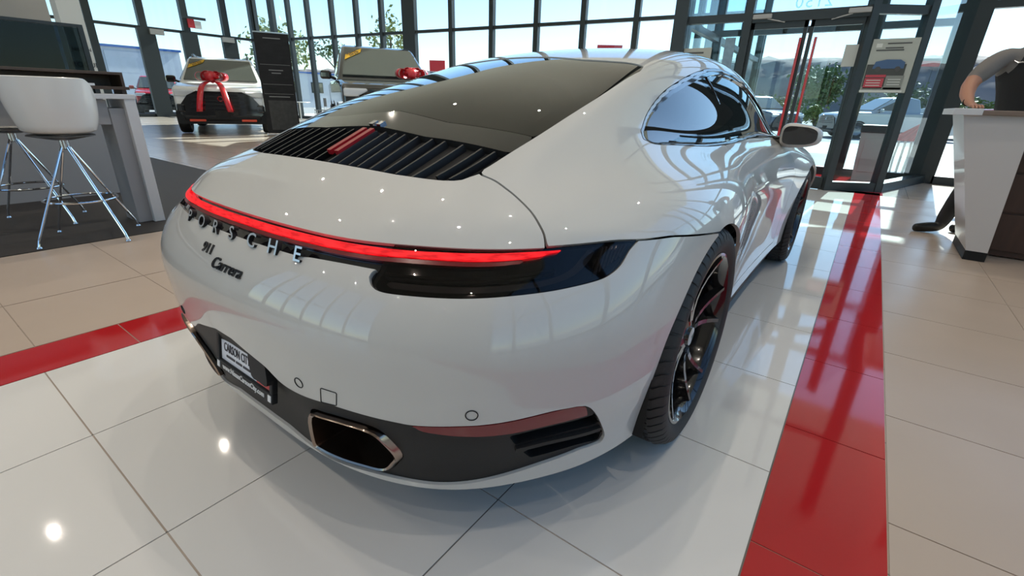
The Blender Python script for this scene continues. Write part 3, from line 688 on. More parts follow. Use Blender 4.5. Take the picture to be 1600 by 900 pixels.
# ---- diffuser with vents, reflectors and exhausts
vent1 = catmull(SB.picks([(796,686),(850,673),(900,661),(931,651)]), 3)+catmull(SB.picks([(938,664),(890,677),(840,690),(806,699)]), 3)
vent2 = catmull(SB.picks([(817,709),(870,696),(941,676)]), 3)+catmull(SB.picks([(939,689),(900,699),(830,719)]), 3)
exo = SB.picks([(481,645),(505,648),(550,661),(585,673),(606,689),(628,714),(622,726),(607,736),(570,728),(530,715),(500,700),(488,688)])
f_v1, f_v2, f_ex = SB.poly_field(vent1), SB.poly_field(vent2), SB.poly_field(catmull(exo, 4, True))
diffuser = spart(SB, 'diffuser', np.minimum.reduce([f_diff-.0005, -f_v1, -f_v2, -f_ex]), BLACKP, off=(.007+.024*np.exp(-(bx_/.21)**4)*np.clip((bz_-.24)/.08, 0, 1))[..., None], thick=.03)
for hv in ('R', 'L'):
    spart(SB, 'vent_recess', np.maximum(f_v1, f_v2)+.012, MATTEB, off=.035, thick=0, halves=hv)
    spart(SB, 'exhaust_recess', f_ex+.004, MATTEB, off=.12, thick=0, halves=hv)
    rf = catmull(SB.picks([(641,667),(700,669),(745,667.5),(775,664.5),(856,647),(902,637),(917,637)]), 4)+catmull(SB.picks([(919,650),(850,668),(800,679),(745,684),(700,682),(660,676)]), 4)
    spart(SB, 'rear_reflector', SB.poly_field(rf), REDGL, off=.002, thick=.006, halves=hv)
    sg = 1 if hv == 'R' else -1
    # louvre blade between the vent slots
    pts = SB.picks([(806,703),(860,690),(938,670)])
    ribbon_on(SB, [np.array([q[0], q[1]*sg]) for q in catmull(pts, 4)], .006, .002, .03, 'vent_blade', BLACKP)
    # tail pipe trim: flattened tube set in the opening
    cen = np.mean(exo, axis=0); ring = catmull(exo, 4, True); n = len(ring)
    def loop(sc, push):
        o_ = []
        for q in ring:
            w = cen+(np.array(q)-cen)*sc; p, nn = SB.at(w); o_.append((sg*p[0], p[1]+push, p[2]))
        return o_
    L = [loop(.95, .10), loop(.95, -.004), loop(.92, -.008), loop(.87, -.004), loop(.83, .10)]
    vs = [p for l_ in L for p in l_]; fs = []
    for a in range(len(L)-1):
        for k in range(n): fs.append((a*n+k, a*n+(k+1) % n, (a+1)*n+(k+1) % n, (a+1)*n+k))
    mb = MB(); mb.add(vs, fs, True); ex = mb.build('tail_pipe', EXH, car)
    mb = MB(); mb.add(L[4], [tuple(range(n))]); mb.build('pipe_bore', MATTEB, ex)
    # parking sensors and tow-eye cover
    for q in (SB.pick(467, 598), SB.pick(737, 649)):
        p, nn = SB.at(q[0]); p = p*np.array([sg, 1, 1]); nn = nn*np.array([sg, 1, 1]); e1 = np.cross(nn, [0, 0, 1]); e1 /= np.linalg.norm(e1); e2 = np.cross(nn, e1)
        MB().tube([p+nn*.0008+(e1*math.cos(t)+e2*math.sin(t))*.0125 for t in np.linspace(0, 2*PI, 24, endpoint=False)], .0012, 5, close=True).build('sensor_ring', MATTEB, bumper)
q = [SB.pick(*p)[0] for p in ((501,606), (526,614), (526,634), (502,628))]
cor = []
for a, b in zip(q, q[1:]+q[:1]):
    for t in (.06, .12, .5, .88, .94): cor.append(a*(1-t)+b*t)
MB().tube([SB.at(w)[0]+SB.at(w)[1]*.0006 for w in cor], .0011, 5, close=True).build('tow_eye_cover', MATTEB, bumper)
# ---- number plate, its frame and the black tab clipped on it
plate_rot = math.radians(9)
def plate_xf(o):
    for v in o.data.vertices:
        y, z = v.co.y, v.co.z; v.co.x *= .93; v.co.y = -.962+y*math.cos(plate_rot)+z*math.sin(plate_rot); v.co.z = .398+z*math.cos(plate_rot)-y*math.sin(plate_rot)
mb = MB(); mb.box((0, 0, -.068), (.318, .016, .030), bev=.003); mb.box((-.151, 0, .008), (.016, .016, .125), bev=.003); mb.box((.151, 0, .008), (.016, .016, .125), bev=.003); mb.box((0, 0, .078), (.318, .016, .014), bev=.003)
fr = mb.build('plate_frame', BLACKP, car); plate_xf(fr)
pl = box('number_plate', (0, .002, .010), (.29, .006, .135), WHITEP, car); plate_xf(pl)
INK = mat('plate_ink', (.03, .03, .04), .5); REDI = mat('plate_red', (.55, .03, .03), .4); WHI = mat('frame_lettering', (.8, .8, .8), .5)
T3 = ((1, 0, 0), (0, 0, 1), (0, -1, 0))
t = text_mesh('plate_text', 'CARSON CITY', .036, .002, INK, pl, loc=(-.048, -.0015, -.012), mat3=((.66, 0, 0), (0, 0, 1), (0, -1, 0))); plate_xf(t)
for k_, (x_, w_) in enumerate(((-.085, .05), (-.035, .035), (.01, .04))): s_ = box('plate_small_print', (x_, -.0016, -.036), (w_, .002, .006), INK, pl); plate_xf(s_)
s_ = box('plate_stripe', (.112, -.0040, -.041), (.075, .004, .014), REDI, pl); plate_xf(s_)
t = text_mesh('frame_text', 'www.NissanCarsonCity.com', .0205, .002, WHI, fr, loc=(0, -.0085, -.068), mat3=((1.0, 0, 0), (0, 0, 1), (0, -1, 0)), offset=.0003); plate_xf(t)
for x in (-.147, .147):
    s_ = box('frame_mark', (x, -.0085, -.068), (.015, .002, .018), WHI, fr); plate_xf(s_)
tab = [(.078, -.028), (.058, .030), (.052, .056), (.066, .070), (.100, .066), (.132, .044), (.152, .010), (.158, -.030), (.120, -.031)]
mb = MB(); mb.prism([(x+.012, z+.010) for x, z in catmull(tab, 3, True)], 'y', -.026, -.009); tb = mb.build('plate_tab', BLACKP, car); plate_xf(tb)
# ---- wheels
def tyre_mesh(R, W, rim_r):
    """axis along x, outer face at +x; the shoulders carry cut lateral grooves"""
    hw = W/2; prof = [(rim_r-.004, hw-.022), (rim_r+.006, hw-.010), (rim_r+.022, hw-.002), (R-.040, hw), (R-.022, hw-.006), (R-.010, hw-.018), (R-.003, hw-.034)]
    tread = []
    for g in (-.33, 0, .33):
        gx = g*W; tread += [(gx+.009, 0), (gx+.008, .007), (gx-.008, .007), (gx-.009, 0)]
    tread = sorted(tread, key=lambda q: -q[0]); pr = list(prof)+[(R-q[1], q[0]) for q in tread]
    pr += [(a, -b) for a, b in reversed(prof)]
    nseg = 60; angs = []
    for k in range(nseg):
        a = 2*PI*k/nseg; d = 2*PI/nseg; angs += [(a, 0), (a+d*.80, 0), (a+d*.82, 1), (a+d*.98, 1)]
    vs = []; fs = []; m_ = len(pr); n = len(angs)
    for r, h in pr:
        for a, g in angs:
            rr = r-(.0045 if (g and r > R-.03 and (abs(h) > .37*W/1.0*.5)) else 0)
            sk = h*.25 if abs(h) < hw-.03 else 0
            vs.append((h, rr*math.cos(a+sk), rr*math.sin(a+sk)))
    for i in range(m_-1):
        for k in range(n): fs.append((i*n+k, i*n+(k+1) % n, (i+1)*n+(k+1) % n, (i+1)*n+k))
    return vs, fs
RIMB = mat('rim_black', (.012, .012, .013), .16, metal=.3, coat=1.0); DISC = mat('brake_disc', (.30, .30, .31), .3, metal=1.0); CALI = mat('brake_caliper', (.03, .03, .03), .3, coat=.5)
def wheel(R, W, rim_r, loc, side, seg=60):
    vs, fs = tyre_mesh(R, W, rim_r); mb = MB(); mb.add(vs, fs, True); t = mb.build('wheel', RUBBER, car)
    hw = W/2
    prof = [(rim_r+.004, hw-.018), (rim_r+.002, hw-.010), (rim_r-.006, hw-.009), (rim_r-.013, hw-.018), (rim_r-.022, hw-.04), (rim_r-.026, -hw+.05), (rim_r-.004, -hw+.01)]
    MB().lathe(prof, 72, 'x').build('rim', RIMB, t)
    for k in range(5):
        for s in (-1, 1):
            a0 = 2*PI*(k+.1)/5+s*.13; a1 = 2*PI*(k+.1)/5+s*.25; vs = []; fs = []
            for i, q in enumerate(np.linspace(0, 1, 7)):
                r = .05*(1-q)+(rim_r-.014)*q; a = a0*(1-q)+a1*q; xo = hw-.055+.035*q**1.5-.02*math.sin(q*PI)*.5; w = .021*(1-.35*q); dpt = .035*(1-.4*q)
                c = np.array([xo, r*math.cos(a), r*math.sin(a)]); tn = np.array([0, -math.sin(a), math.cos(a)])
                vs += [c-tn*w*.45+[.004, 0, 0], c+tn*w*.45+[.004, 0, 0], c+tn*w*.6-[dpt, 0, 0], c-tn*w*.6-[dpt, 0, 0]]
            for i in range(6):
                for r_ in range(4): fs.append((i*4+r_, i*4+(r_+1) % 4, i*4+4+(r_+1) % 4, i*4+4+r_))
            fs += [(3, 2, 1, 0), tuple(range(24, 28))]
            MB().add(vs, fs).build('spoke', RIMB, t)
    MB().lathe([(.0005, hw-.040), (.03, hw-.041), (.034, hw-.05), (.072, hw-.058), (.078, hw-.08), (.07, -.02)], 40, 'x').build('hub', RIMB, t)
    MB().lathe([(.07, hw-.135), (.175, hw-.135), (.178, hw-.140), (.178, hw-.165), (.07, hw-.165)], 60, 'x').build('brake_disc', DISC, t)
    vs = []; fs = []
    for a in np.linspace(-.55, .55, 9):
        for r, h in ((.115, hw-.09), (.195, hw-.09), (.195, hw-.19), (.115, hw-.19)): vs.append((h, r*math.cos(a+.2), r*math.sin(a+.2)))
    for i in range(8):
        for r_ in range(4): fs.append((i*4+r_, i*4+(r_+1) % 4, i*4+4+(r_+1) % 4, i*4+4+r_))
    fs += [(3, 2, 1, 0), tuple(range(32, 36))]
    MB().add(vs, fs).build('brake_caliper', CALI, t)
    t.location = loc; t.rotation_euler = (0, 0, 0 if side > 0 else PI)
    return t
w_r = wheel(REAR_R, .300, .277, (.772, 0, REAR_R), 1)
w_f = wheel(FRONT_R, .245, .262, (.790, FRONT_Y, FRONT_R), 1)
for src in (w_r, w_f):
    c = copy_tree(src, car); c.location = (-src.location.x, src.location.y, src.location.z); c.rotation_euler = (0, 0, PI)
for yc, zc, R in ((0, .358, .374), (FRONT_Y, .338, .360)):
    for s in (-1, 1):
        vs = []; fs = []
        ang = list(np.linspace(0, PI, 25)); ring = [(yc+R*math.cos(a), zc+R*math.sin(a)) for a in ang]; ring = [(yc+R, .2)]+ring+[(yc-R, .2)]
        for x in (.90 if yc == 0 else .89, .50):
            vs += [(s*x*1.0-(s*.012), y, z) for y, z in ring]
        n = len(ring)
        fs = [(i, i+1, n+i+1, n+i) for i in range(n-1)]+[tuple(range(n, 2*n))]
        MB().add(vs, fs).build('wheel_arch_liner', MATTEB, car)
# ---- underside, sills, cabin
mb = MB(); mb.prism([(-.55, -.70), (.55, -.70), (.60, -.30), (.60, 2.0), (.62, 2.9), (.60, 3.2), (-.60, 3.2), (-.62, 2.9), (-.60, 2.0), (-.60, -.30)], 'z', .15, .21); mb.build('underbody', MATTEB, car)
for s in (-1, 1):
    mb = MB(); mb.prism([(.40, .185), (2.06, .185), (2.06, .235), (.40, .235)], 'x', s*.70, s*.842); mb.build('sill_skirt', BLACKP, car)
mb = MB(); mb.box((0, .9, .36), (1.16, 2.5, .24)); mb.box((0, 1.85, .72), (1.25, .35, .22), bev=.06); mb.box((0, -.2, .68), (1.0, .7, .25), bev=.08); mb.build('cabin_tub', CABIN, car)
for s in (-1, 1):
    mb = MB(); mb.box((s*.35, .95, .52), (.46, .50, .14), bev=.05); mb.box((s*.35, .66, .84), (.44, .13, .52), bev=.05); mb.box((s*.35, .62, 1.10), (.24, .09, .14), bev=.03); mb.build('front_seat', CABIN, car)
MB().tube([(-.35+.17*math.cos(t), 1.52+.04*math.sin(t), .86+.165*math.sin(t)) for t in np.linspace(0, 2*PI, 28, endpoint=False)], .014, 6, close=True).build('steering_wheel', CABIN, car)
# ---- door mirrors
for s in (-1, 1):
    vs = []; fs = []; nu_, nv_ = 20, 24
    for i in range(nu_+1):
        th = PI*i/nu_
        for j in range(nv_):
            ph = 2*PI*j/nv_; e = .62
            cx = math.copysign(abs(math.cos(ph))**e, math.cos(ph)); sz = math.copysign(abs(math.sin(ph))**e, math.sin(ph)); st = abs(math.sin(th))**.55; ct = math.copysign(abs(math.cos(th))**.9, math.cos(th))
            x = .105*cx*st; z = .064*sz*st*(1-.22*(cx*st)); y = -.055*ct if ct > 0 else -.11*ct
            vs.append((s*(.868+x), 1.80+y, .905+z))
    for i in range(nu_):
        for j in range(nv_): fs.append((i*nv_+j, i*nv_+(j+1) % nv_, (i+1)*nv_+(j+1) % nv_, (i+1)*nv_+j))
    mo = MB().add(vs, fs, True).build('door_mirror', PAINT, car)
    vs = [(s*(.868+.086*math.copysign(abs(math.cos(t))**.6, math.cos(t))), 1.738, .908+.048*math.copysign(abs(math.sin(t))**.6, math.sin(t))*(1-.2*math.cos(t))) for t in np.linspace(0, 2*PI, 32, endpoint=False)]
    vs2 = [(x, 1.76, z) for x, y, z in vs]
    MB().add(vs+vs2, [tuple(range(32)), tuple(range(63, 31, -1))]+[(i, (i+1) % 32, 32+(i+1) % 32, 32+i) for i in range(32)]).build('mirror_glass', mat('mirror_glass', (.02, .02, .022), .03, coat=1.0), mo)
    MB().tube([(s*.715, 1.86, .868), (s*.76, 1.84, .872), (s*.80, 1.82, .885)], [.030, .026, .03], 10).build('mirror_foot', GLOSSB, mo)
    # door handle
    jj = SA.near((.85, .78, .735)); p, n_ = SA.at(jj)
    mb = MB(); mb.box((0, 0, 0), (.012, .20, .026), bev=.005); hd = mb.build('door_handle', PAINT, car); hd.location = (s*(p[0]+.004), p[1]+.02, p[2])
# head lamps
for s in (-1, 1):
    p, n_ = SA.xy(s*.66, 2.92); vs = []
    mb = MB(); mb.lathe([(.001, .012), (.05, .010), (.085, .002), (.105, -.012)], 28, 'z'); hl = mb.build('head_lamp', mat('head_lamp_lens', (.35, .36, .38), .05, coat=1.0), car)
    q = Vector(n_).to_track_quat('Z', 'Y'); hl.rotation_mode = 'QUATERNION'; hl.rotation_quaternion = q; hl.location = tuple(p)
# ================================================================== furniture
SHELLW = mat('stool_shell', (.74, .73, .70), .22, coat=.4)
DESKW = mat('desk_white', (.62, .62, .63), .35); DESKG = mat('desk_grey', (.30, .30, .31), .5); WOOD = mat('walnut_wood', (.085, .048, .028), .4, noise=.5, nscale=4, stretch=(1, 8, 8)); WOOD2 = mat('drawer_wood', (.075, .032, .02), .4, noise=.5, nscale=4, stretch=(8, 8, 1))
def stool(loc, rz, label):
    r = empty('bar_stool', loc, rz); tag(r, label, 'stool', 'bar stools at the white desk')
    # bucket shell: grid over angle (open to the front) and height
    nu_, nv_ = 33, 14; vs = []; fs = []
    for lay_, th in ((0, 0.0), (1, .012)):
        for i in range(nu_):
            a = math.radians(-128+256*i/(nu_-1))      # 0 = back
            for j in range(nv_):
                t = j/(nv_-1)
                if t < .35:
                    q = t/.35; rr = .205*q**.8; z = .735+.02*q*q
                else:
                    q = (t-.35)/.65; fq = min(1, max(0, (math.radians(122)-abs(a))/math.radians(62))); fall = fq*fq*(3-2*fq); hgt = .10+.24*fall
                    rr = .205+.035*math.sin(q*PI/2)+.03*q*fall; z = .755+hgt*q**1.15
                rr -= th if t > .02 else 0; z += th*(1 if t < .35 else .4)
                vs.append((rr*math.sin(a)*.95, -rr*math.cos(a)*.95, z))
    N_ = nu_*nv_
    for i in range(nu_-1):
        for j in range(nv_-1):
            a0 = i*nv_+j; fs += [(a0, a0+nv_, a0+nv_+1, a0+1), (N_+a0, N_+a0+1, N_+a0+nv_+1, N_+a0+nv_)]
    for i in range(nu_-1): a0 = i*nv_+nv_-1; fs.append((a0, a0+nv_, N_+a0+nv_, N_+a0))
    for i in (0, nu_-1):
        for j in range(nv_-1): a0 = i*nv_+j; fs.append((a0, a0+1, N_+a0+1, N_+a0))
    MB().add(vs, fs, True).build('seat_shell', SHELLW, r)
    MB().lathe([(.001, .725), (.18, .735), (.185, .728), (.06, .70), (.001, .70)], 28).build('seat_pan', mat('stool_pan', (.05, .05, .05), .4), r)
    MB().lathe([(.001, .70), (.026, .70), (.028, .64), (.022, .635), (.001, .635)], 18).build('hub', SATIN, r)
    for k in range(4):
        a = PI/4+k*PI/2; c, s = math.cos(a), math.sin(a)
        lg = MB().tube([(c*.018, s*.018, .66), (c*.33, s*.33, .06), (c*.345, s*.345, .012)], .0085, 8).build('leg', CHROME, r)
        MB().lathe([(.001, .016), (.013, .014), (.016, .004), (.001, .0)], 12, c=(c*.345, s*.345, 0)).build('foot', CHROME, lg)
    MB().tube([(.207*math.cos(t), .207*math.sin(t), .29) for t in np.linspace(0, 2*PI, 40, endpoint=False)], .008, 8, close=True).build('foot_ring', CHROME, r)
    return r
stool((-4.545, .885, .018-.015), math.radians(66), 'white bucket-seat bar stool with chrome legs nearest the car')
stool((-5.40, .76, .018-.015), math.radians(250), 'white bar stool cut off at the left edge, behind the nearer one')
# white desk on the left
r = empty('reception_desk', (-5.1, 1.4, .004)); tag(r, 'white desk with a slab end leg and a brown wooden shelf on top', 'desk')
def P_(name, c, d, m, parent=r, bev=.004): return box(name, (c[0]+5.1, c[1]-1.4, c[2]), d, m, parent, bev=bev)
P_('end_leg', (-4.92, 1.385, .487), (.38, .075, .975), DESKW)
P_('worktop', (-4.92, -.15, .985), (.40, 3.15, .035), DESKW); P_('inner_leg', (-4.93, 1.30, .45), (.30, .10, .90), DESKG); P_('far_leg', (-4.92, -1.68, .487), (.38, .075, .975), DESKW)
P_('drawer_box', (-4.94, .70, .87), (.30, 1.1, .18), DESKG)
sh = P_('shelf_base', (-4.93, -.1, 1.045), (.36, 3.02, .022), WOOD, bev=.002); P_('shelf_top', (-4.97, -.1, 1.150), (.28, 3.02, .020), WOOD, bev=.002)
for y in (1.40, .62, -.1, -.9, -1.6): P_('shelf_divider', (-4.97, y, 1.098), (.28, .02, .085), WOOD, bev=.002)
P_('shelf_back', (-5.10, -.1, 1.10), (.02, 3.02, .09), WOOD, bev=.002)
for y in (1.40, .62, -.1, -.9, -1.6): P_('shelf_stud', (-4.95, y, 1.018), (.20, .03, .032), WOOD, bev=.002)
o = box('paper_stack', (-4.79, 1.05, 1.0665), (.08, .30, .016), mat('paper', (.75, .76, .78), .7)); o.location.z += .004; tag(o, 'low stack of white paper on the wooden desk shelf', 'paper')
# dark glass screen behind the desk
r = empty('dark_screen', (-6.43, -.45, 0.003)); tag(r, 'partition screen behind the desk, grey below and dark tinted glass above', 'partition')
DKG = glass_mat('dark_glass', (.16, .21, .23), ior=1.3)
box('lower_panel', (0, 0, .49), (.05, 4.2, .98), DESKG, r); box('glass_sheet', (0, 0, 1.28), (.02, 4.16, .60), DKG, r); box('top_rail', (0, 0, 1.595), (.035, 4.2, .025), FRAME, r)
for y in (2.08, .7, -.7, -2.08): box('post', (.0, y, 1.28), (.04, .04, .62), FRAME, r)
struct(box('trim_8', (-10.9, 2.66, 3.6), (.30, .30, 7.2), mat('column_white', (.62, .62, .58), .7)))
T90 = ((0, 1, 0), (0, 0, 1), (1, 0, 0)); SIGNK = mat('sign_ink', (.02, .025, .03), .5)
text_mesh('column_text', 'NISSAN', .075, .006, SIGNK, bpy.data.objects['trim_8'], loc=(-10.747, 2.67, 1.63), mat3=T90); text_mesh('column_text', 'ROGUE', .105, .006, SIGNK, bpy.data.objects['trim_8'], loc=(-10.747, 2.67, 1.40), mat3=T90)
r = empty('hanging_sign', (-24.86, 10.3, 3.60)); tag(r, 'small red and white sign on the left glass wall above the white vehicle', 'sign')
box('red_half', (0, -.12, .18), (.05, .26, .34), mat('sign_red', (.50, .02, .03), .4), r); box('white_half', (0, .15, .15), (.05, .26, .30), DESKW, r); box('sign_rail', (0, .02, .40), (.08, .95, .10), FRAME, r)
# reception counter on the right
r = empty('service_counter', (.85, 5.2, 0)); tag(r, 'white service counter with a tapering slab leg and brown drawers', 'counter')
def Q_(name, c, d, m, parent=None, bev=.004): return box(name, (c[0]-.85, c[1]-5.2, c[2]), d, m, parent or r, bev=bev)
mb = MB(); mb.prism([(x-.85, z) for x, z in ((.505, 1.045), (.80, .075), (.925, .075), (.888, .84), (.87, 1.045))], 'y', -.33, .32); mb.build('slab_leg', mat('counter_white', (.55, .52, .50), .3, coat=.2), r)
Q_('leg_foot', (.865, 5.19, .038), (.13, .62, .075), BLACKP)
Q_('worktop', (2.15, 5.2, 1.062), (3.36, .74, .033), mat('counter_top', (.20, .15, .12), .3)); Q_('worktop_edge', (.52, 5.2, 1.066), (.16, .75, .045), DESKW)
cb = Q_('drawer_cabinet', (2.19, 5.33, .52), (2.6, .36, 1.02), WOOD2)
for i, x in enumerate((1.32, 2.15, 2.98)):
    for j, z in enumerate((.20, .50, .80)):
        dr = Q_('drawer', (x, 5.142, z), (.80, .02, .285), WOOD2, r, .003); Q_('drawer_pull', (x-.12, 5.128, z+.02), (.15, .012, .045), MATTEB, dr, .002)
# waste bin in the lobby
r = empty('waste_bin', (.06, 9.85, 0)); tag(r, 'beige waste bin with a dark lid in the entrance lobby', 'bin')
BINB = mat('bin_beige', (.50, .46, .43), .6)
MB().prism([(-.16, 0), (.16, 0), (.20, .74), (-.20, .74)], 'y', -.18, .18).build('bin_body', BINB, r); box('bin_lid', (0, 0, .80), (.44, .42, .12), BLACKP, r, bev=.02); box('bin_panel', (0, -.185, .40), (.24, .012, .52), BINB, r, bev=.004)
# poster on the side light
r = empty('window_poster', (-.03, 8.02, 1.28)); tag(r, 'poster with a blue pickup and red price blocks on the entrance glass', 'poster')
PG = mat('poster_grey', (.36, .37, .33), .6); PD = mat('poster_dark', (.05, .055, .05), .6); PR = mat('poster_red', (.42, .05, .07), .6); PB = mat('poster_blue', (.05, .10, .20), .5); PT = mat('poster_text', (.06, .06, .06), .6); PL = mat('poster_pale', (.55, .56, .52), .6); PM = mat('poster_mid', (.20, .21, .19), .6)
box('sheet', (0, 0, .31), (.47, .008, .62), PG, r); box('dark_field', (-.03, -.006, .20), (.40, .004, .26), PD, r)
box('red_block', (-.115, -.009, .11), (.20, .004, .12), PR, r); box('red_heading', (-.11, -.009, .195), (.21, .004, .03), PR, r); box('grey_block', (.09, -.009, .12), (.18, .004, .16), PM, r); box('footer', (-.02, -.009, .018), (.44, .004, .025), PL, r); box('footer_strip', (-.02, -.009, .05), (.40, .004, .022), PM, r)
mb = MB(); mb.prism([(-.17, .28), (-.15, .36), (-.04, .385), (.10, .38), (.15, .35), (.15, .28)], 'y', -.011, -.007); mb.build('printed_pickup', PB, r)
for x in (-.11, .09): MB().lathe([(.001, -.013), (.03, -.013), (.03, -.009)], 14, 'y', c=(x, 0, .275)).build('printed_wheel', PT, r)
for z, w, x in ((.565, .24, .04), (.515, .18, 0), (.49, .28, -.04)): box('text_line', (x, -.006, z), (w, .003, .014), PT, r)
for z in (.145, .115, .085): box('text_line', (-.12, -.012, z), (.15, .003, .009), PL, r); box('text_line', (.09, -.012, z+.01), (.13, .003, .009), PL, r)
mb = MB().box((-.16, -.006, .545), (.06, .003, .045)); mb.build('printed_badge', PL, r)
r = box('paper_notice', (-.47, 8.035, 1.72), (.16, .004, .26), mat('notice_paper', (.42, .43, .40), .7)); tag(r, 'pale paper notice taped near the right-hand entrance door edge', 'notice')
r = box('glass_sign', (-2.42, 7.95, 1.78), (.42, .006, .17), PG); tag(r, 'small pale sign on the glass left of the entrance, beside the dark column', 'sign'); box('sign_line', (-2.45, 7.945, 1.80), (.26, .004, .02), PT, r); box('sign_line', (-2.48, 7.945, 1.75), (.18, .004, .03), PM, r)
r = box('glass_sign', (-1.98, 8.0, 1.78), (.14, .006, .42), mat('blue_sheet', (.25, .38, .48), .6, noise=.6, nscale=14)); tag(r, 'tall narrow blue printed sheet on the glass left of the entrance doors', 'sign')
# ================================================================== vehicles on show and outside
TYRE2 = mat('show_tyre', (.015, .015, .016), .6); RIM2 = mat('show_rim', (.25, .25, .26), .3, metal=.8); LAMPW = mat('show_lamp', (.55, .57, .60), .1, coat=1.0); ORANGE = mat('orange_accent', (.65, .07, .03), .4); YEL = mat('windscreen_sticker', (.75, .42, .02), .5); DGLASS = mat('vehicle_glass', (.055, .062, .055), .05, coat=1.0); BOWR = mat('bow_red', (.50, .012, .02), .30, coat=.3)
def wprism(mb, prof, sm=False):
    """side profile of (y, z, half width) mirrored across and capped"""
    n = len(prof); v = [(-w, y, z) for y, z, w in prof]+[(w, y, z) for y, z, w in prof]
    f = [(i, (i+1) % n, n+(i+1) % n, n+i) for i in range(n)]+[tuple(range(n-1, -1, -1)), tuple(range(n, 2*n))]
    return mb.add(v, f, sm)
def bevel_obj(o, w, seg=3, ang=30):
    m = o.modifiers.new('bevel', 'BEVEL'); m.width = w; m.segments = seg; m.limit_method = 'ANGLE'; m.angle_limit = math.radians(ang); m.harden_normals = False
    o.data.polygons.foreach_set('use_smooth', np.ones(len(o.data.polygons), dtype=bool)); o.data.set_sharp_from_angle(angle=math.radians(50)); return o
def vehicle(name, label, paint, loc, rz, L=4.65, W=1.84, H=1.70, style='suv', detail=True, scale=1.0, group=None):
    """front faces -y of the local frame"""
    r = empty(name, loc, rz); r.scale = (scale,)*3; tag(r, label, 'car', group)
    hw = W/2; hood = H*.60; belt = H*.63; cow = .24*L; rt = .43*L if style != 'sedan' else .47*L
    mb = MB(); gc = .20
    wprism(mb, [(.02, gc+.12, hw*.90), (.0, .50, hw*.92), (.02, hood-.14, hw*.93), (.10, hood-.03, hw*.92), (cow*.6, hood+.05, hw*.94), (cow+.1, belt, hw*.97), (L*.6, belt+.02, hw), (L-.12, belt+.03, hw*.97), (L-.02, belt-.15, hw*.96), (L, .55, hw*.94), (L-.10, gc+.1, hw*.92), (L*.85, gc, hw*.95), (L*.15, gc, hw*.95)])
    bevel_obj(mb.build('body', paint, r), .07)
    mb = MB(); tail = L-.18 if style == 'suv' else (L*.66 if style == 'pickup' else L*.86); th = H if style != 'sedan' else H
    wprism(mb, [(cow-.02, belt-.05, hw*.93), (rt, th-.07, hw*.74), (rt+.25, th-.005, hw*.70), (tail-.5, th-.02, hw*.70), (tail-.14, th-.09, hw*.72), (tail, belt-.03, hw*.90)])
    cabn = bevel_obj(mb.build('cabin', paint, r), .05)
    # glass: windscreen, side panes and back light set proud of the cabin
    def quad(nm, p, m=DGLASS, t=.012):
        p = [Vector(q) for q in p]; nn = (p[1]-p[0]).cross(p[3]-p[0]).normalized()*t
        return MB().add([q+nn for q in p]+[q-nn for q in p], [(0, 1, 2, 3), (7, 6, 5, 4), (0, 4, 5, 1), (1, 5, 6, 2), (2, 6, 7, 3), (3, 7, 4, 0)]).build(nm, m, r)
    def ws(t, s, o_=.0): # point on windscreen plane
        y = (cow-.02)*(1-t)+rt*t; z = (belt-.05)*(1-t)+(th-.07)*t; w = hw*(.93*(1-t)+.74*t); return Vector((s*w*.90, y-.012, z+.012))
    quad('windscreen', [ws(.20, -1), ws(.20, 1), ws(.97, 1), ws(.97, -1)])
    for s in (-1, 1):
        def sd(y, t): w = hw*(.93*(1-t)+.735*t)+.006; return Vector((s*w, y, (belt-.05)*(1-t)+(th-.07)*t))
        b0, b1 = cow+.42, cow+1.28
        quad('side_window', [sd(b0-.12, .22), sd(b1-.04, .22), sd(b1-.04, .86), sd(rt+.12, .86)]); quad('side_window', [sd(b1+.03, .22), sd(tail-.75, .22), sd(tail-.85, .86), sd(b1+.03, .86)])
        for y in (L*.175, L*.80):
            t = MB().lathe([(.20, -.105), (.33, -.11), (.355, -.08), (.36, 0), (.355, .08), (.33, .11), (.20, .105)], 28, 'x', c=(s*(hw-.11), y, .36)).build('wheel', TYRE2, r)
            MB().lathe([(.001, s*.085), (.05, s*.09), (.20, s*.10), (.215, s*.112), (.205, 0)], 24, 'x', c=(s*(hw-.11), y, .36)).build('rim', RIM2, t)
            for a in range(5): MB().box((s*(hw-.11+.10), y+.11*math.cos(a*2*PI/5), .36+.11*math.sin(a*2*PI/5)), (.02, .035, .035)).build('rim_spoke', RIM2, t)
            MB().add([(s*(hw*.965+.012*q), y+rr*math.cos(a), .36+rr*math.sin(a)) for q in (0, 1) for rr in (.37, .43) for a in np.linspace(0, PI, 13)], [(i, i+1, 13+i+1, 13+i) for i in range(12)]+[(26+i, 39+i, 39+i+1, 26+i+1) for i in range(12)]+[(13+i, 13+i+1, 39+i+1, 39+i) for i in range(12)]+[(i, 26+i, 26+i+1, i+1) for i in range(12)]).build('arch_trim', BLACKP, r)
        mm = MB().box((s*(hw+.10), cow+.42, belt+.09), (.20, .10, .15), bev=.04).build('mirror', GLOSSB if detail else paint, r)
        MB().tube([(s*hw*.92, cow+.42, belt+.02), (s*(hw+.02), cow+.42, belt+.06)], .025, 8).build('mirror_arm', BLACKP, mm)
        MB().prism([(L*.30, gc+.04), (L*.68, gc+.04), (L*.68, gc+.16), (L*.30, gc+.16)], 'x', s*hw*.93, s*(hw+.01)).build('sill_trim', BLACKP, r)
        if style == 'suv' and detail:
            MB().tube([(s*hw*.62, rt+.22, H-.01), (s*hw*.62, rt+.32, H+.05), (s*hw*.62, tail-.55, H+.04), (s*hw*.62, tail-.45, H-.02)], .020, 8).build('roof_rail', DARKMET, r)
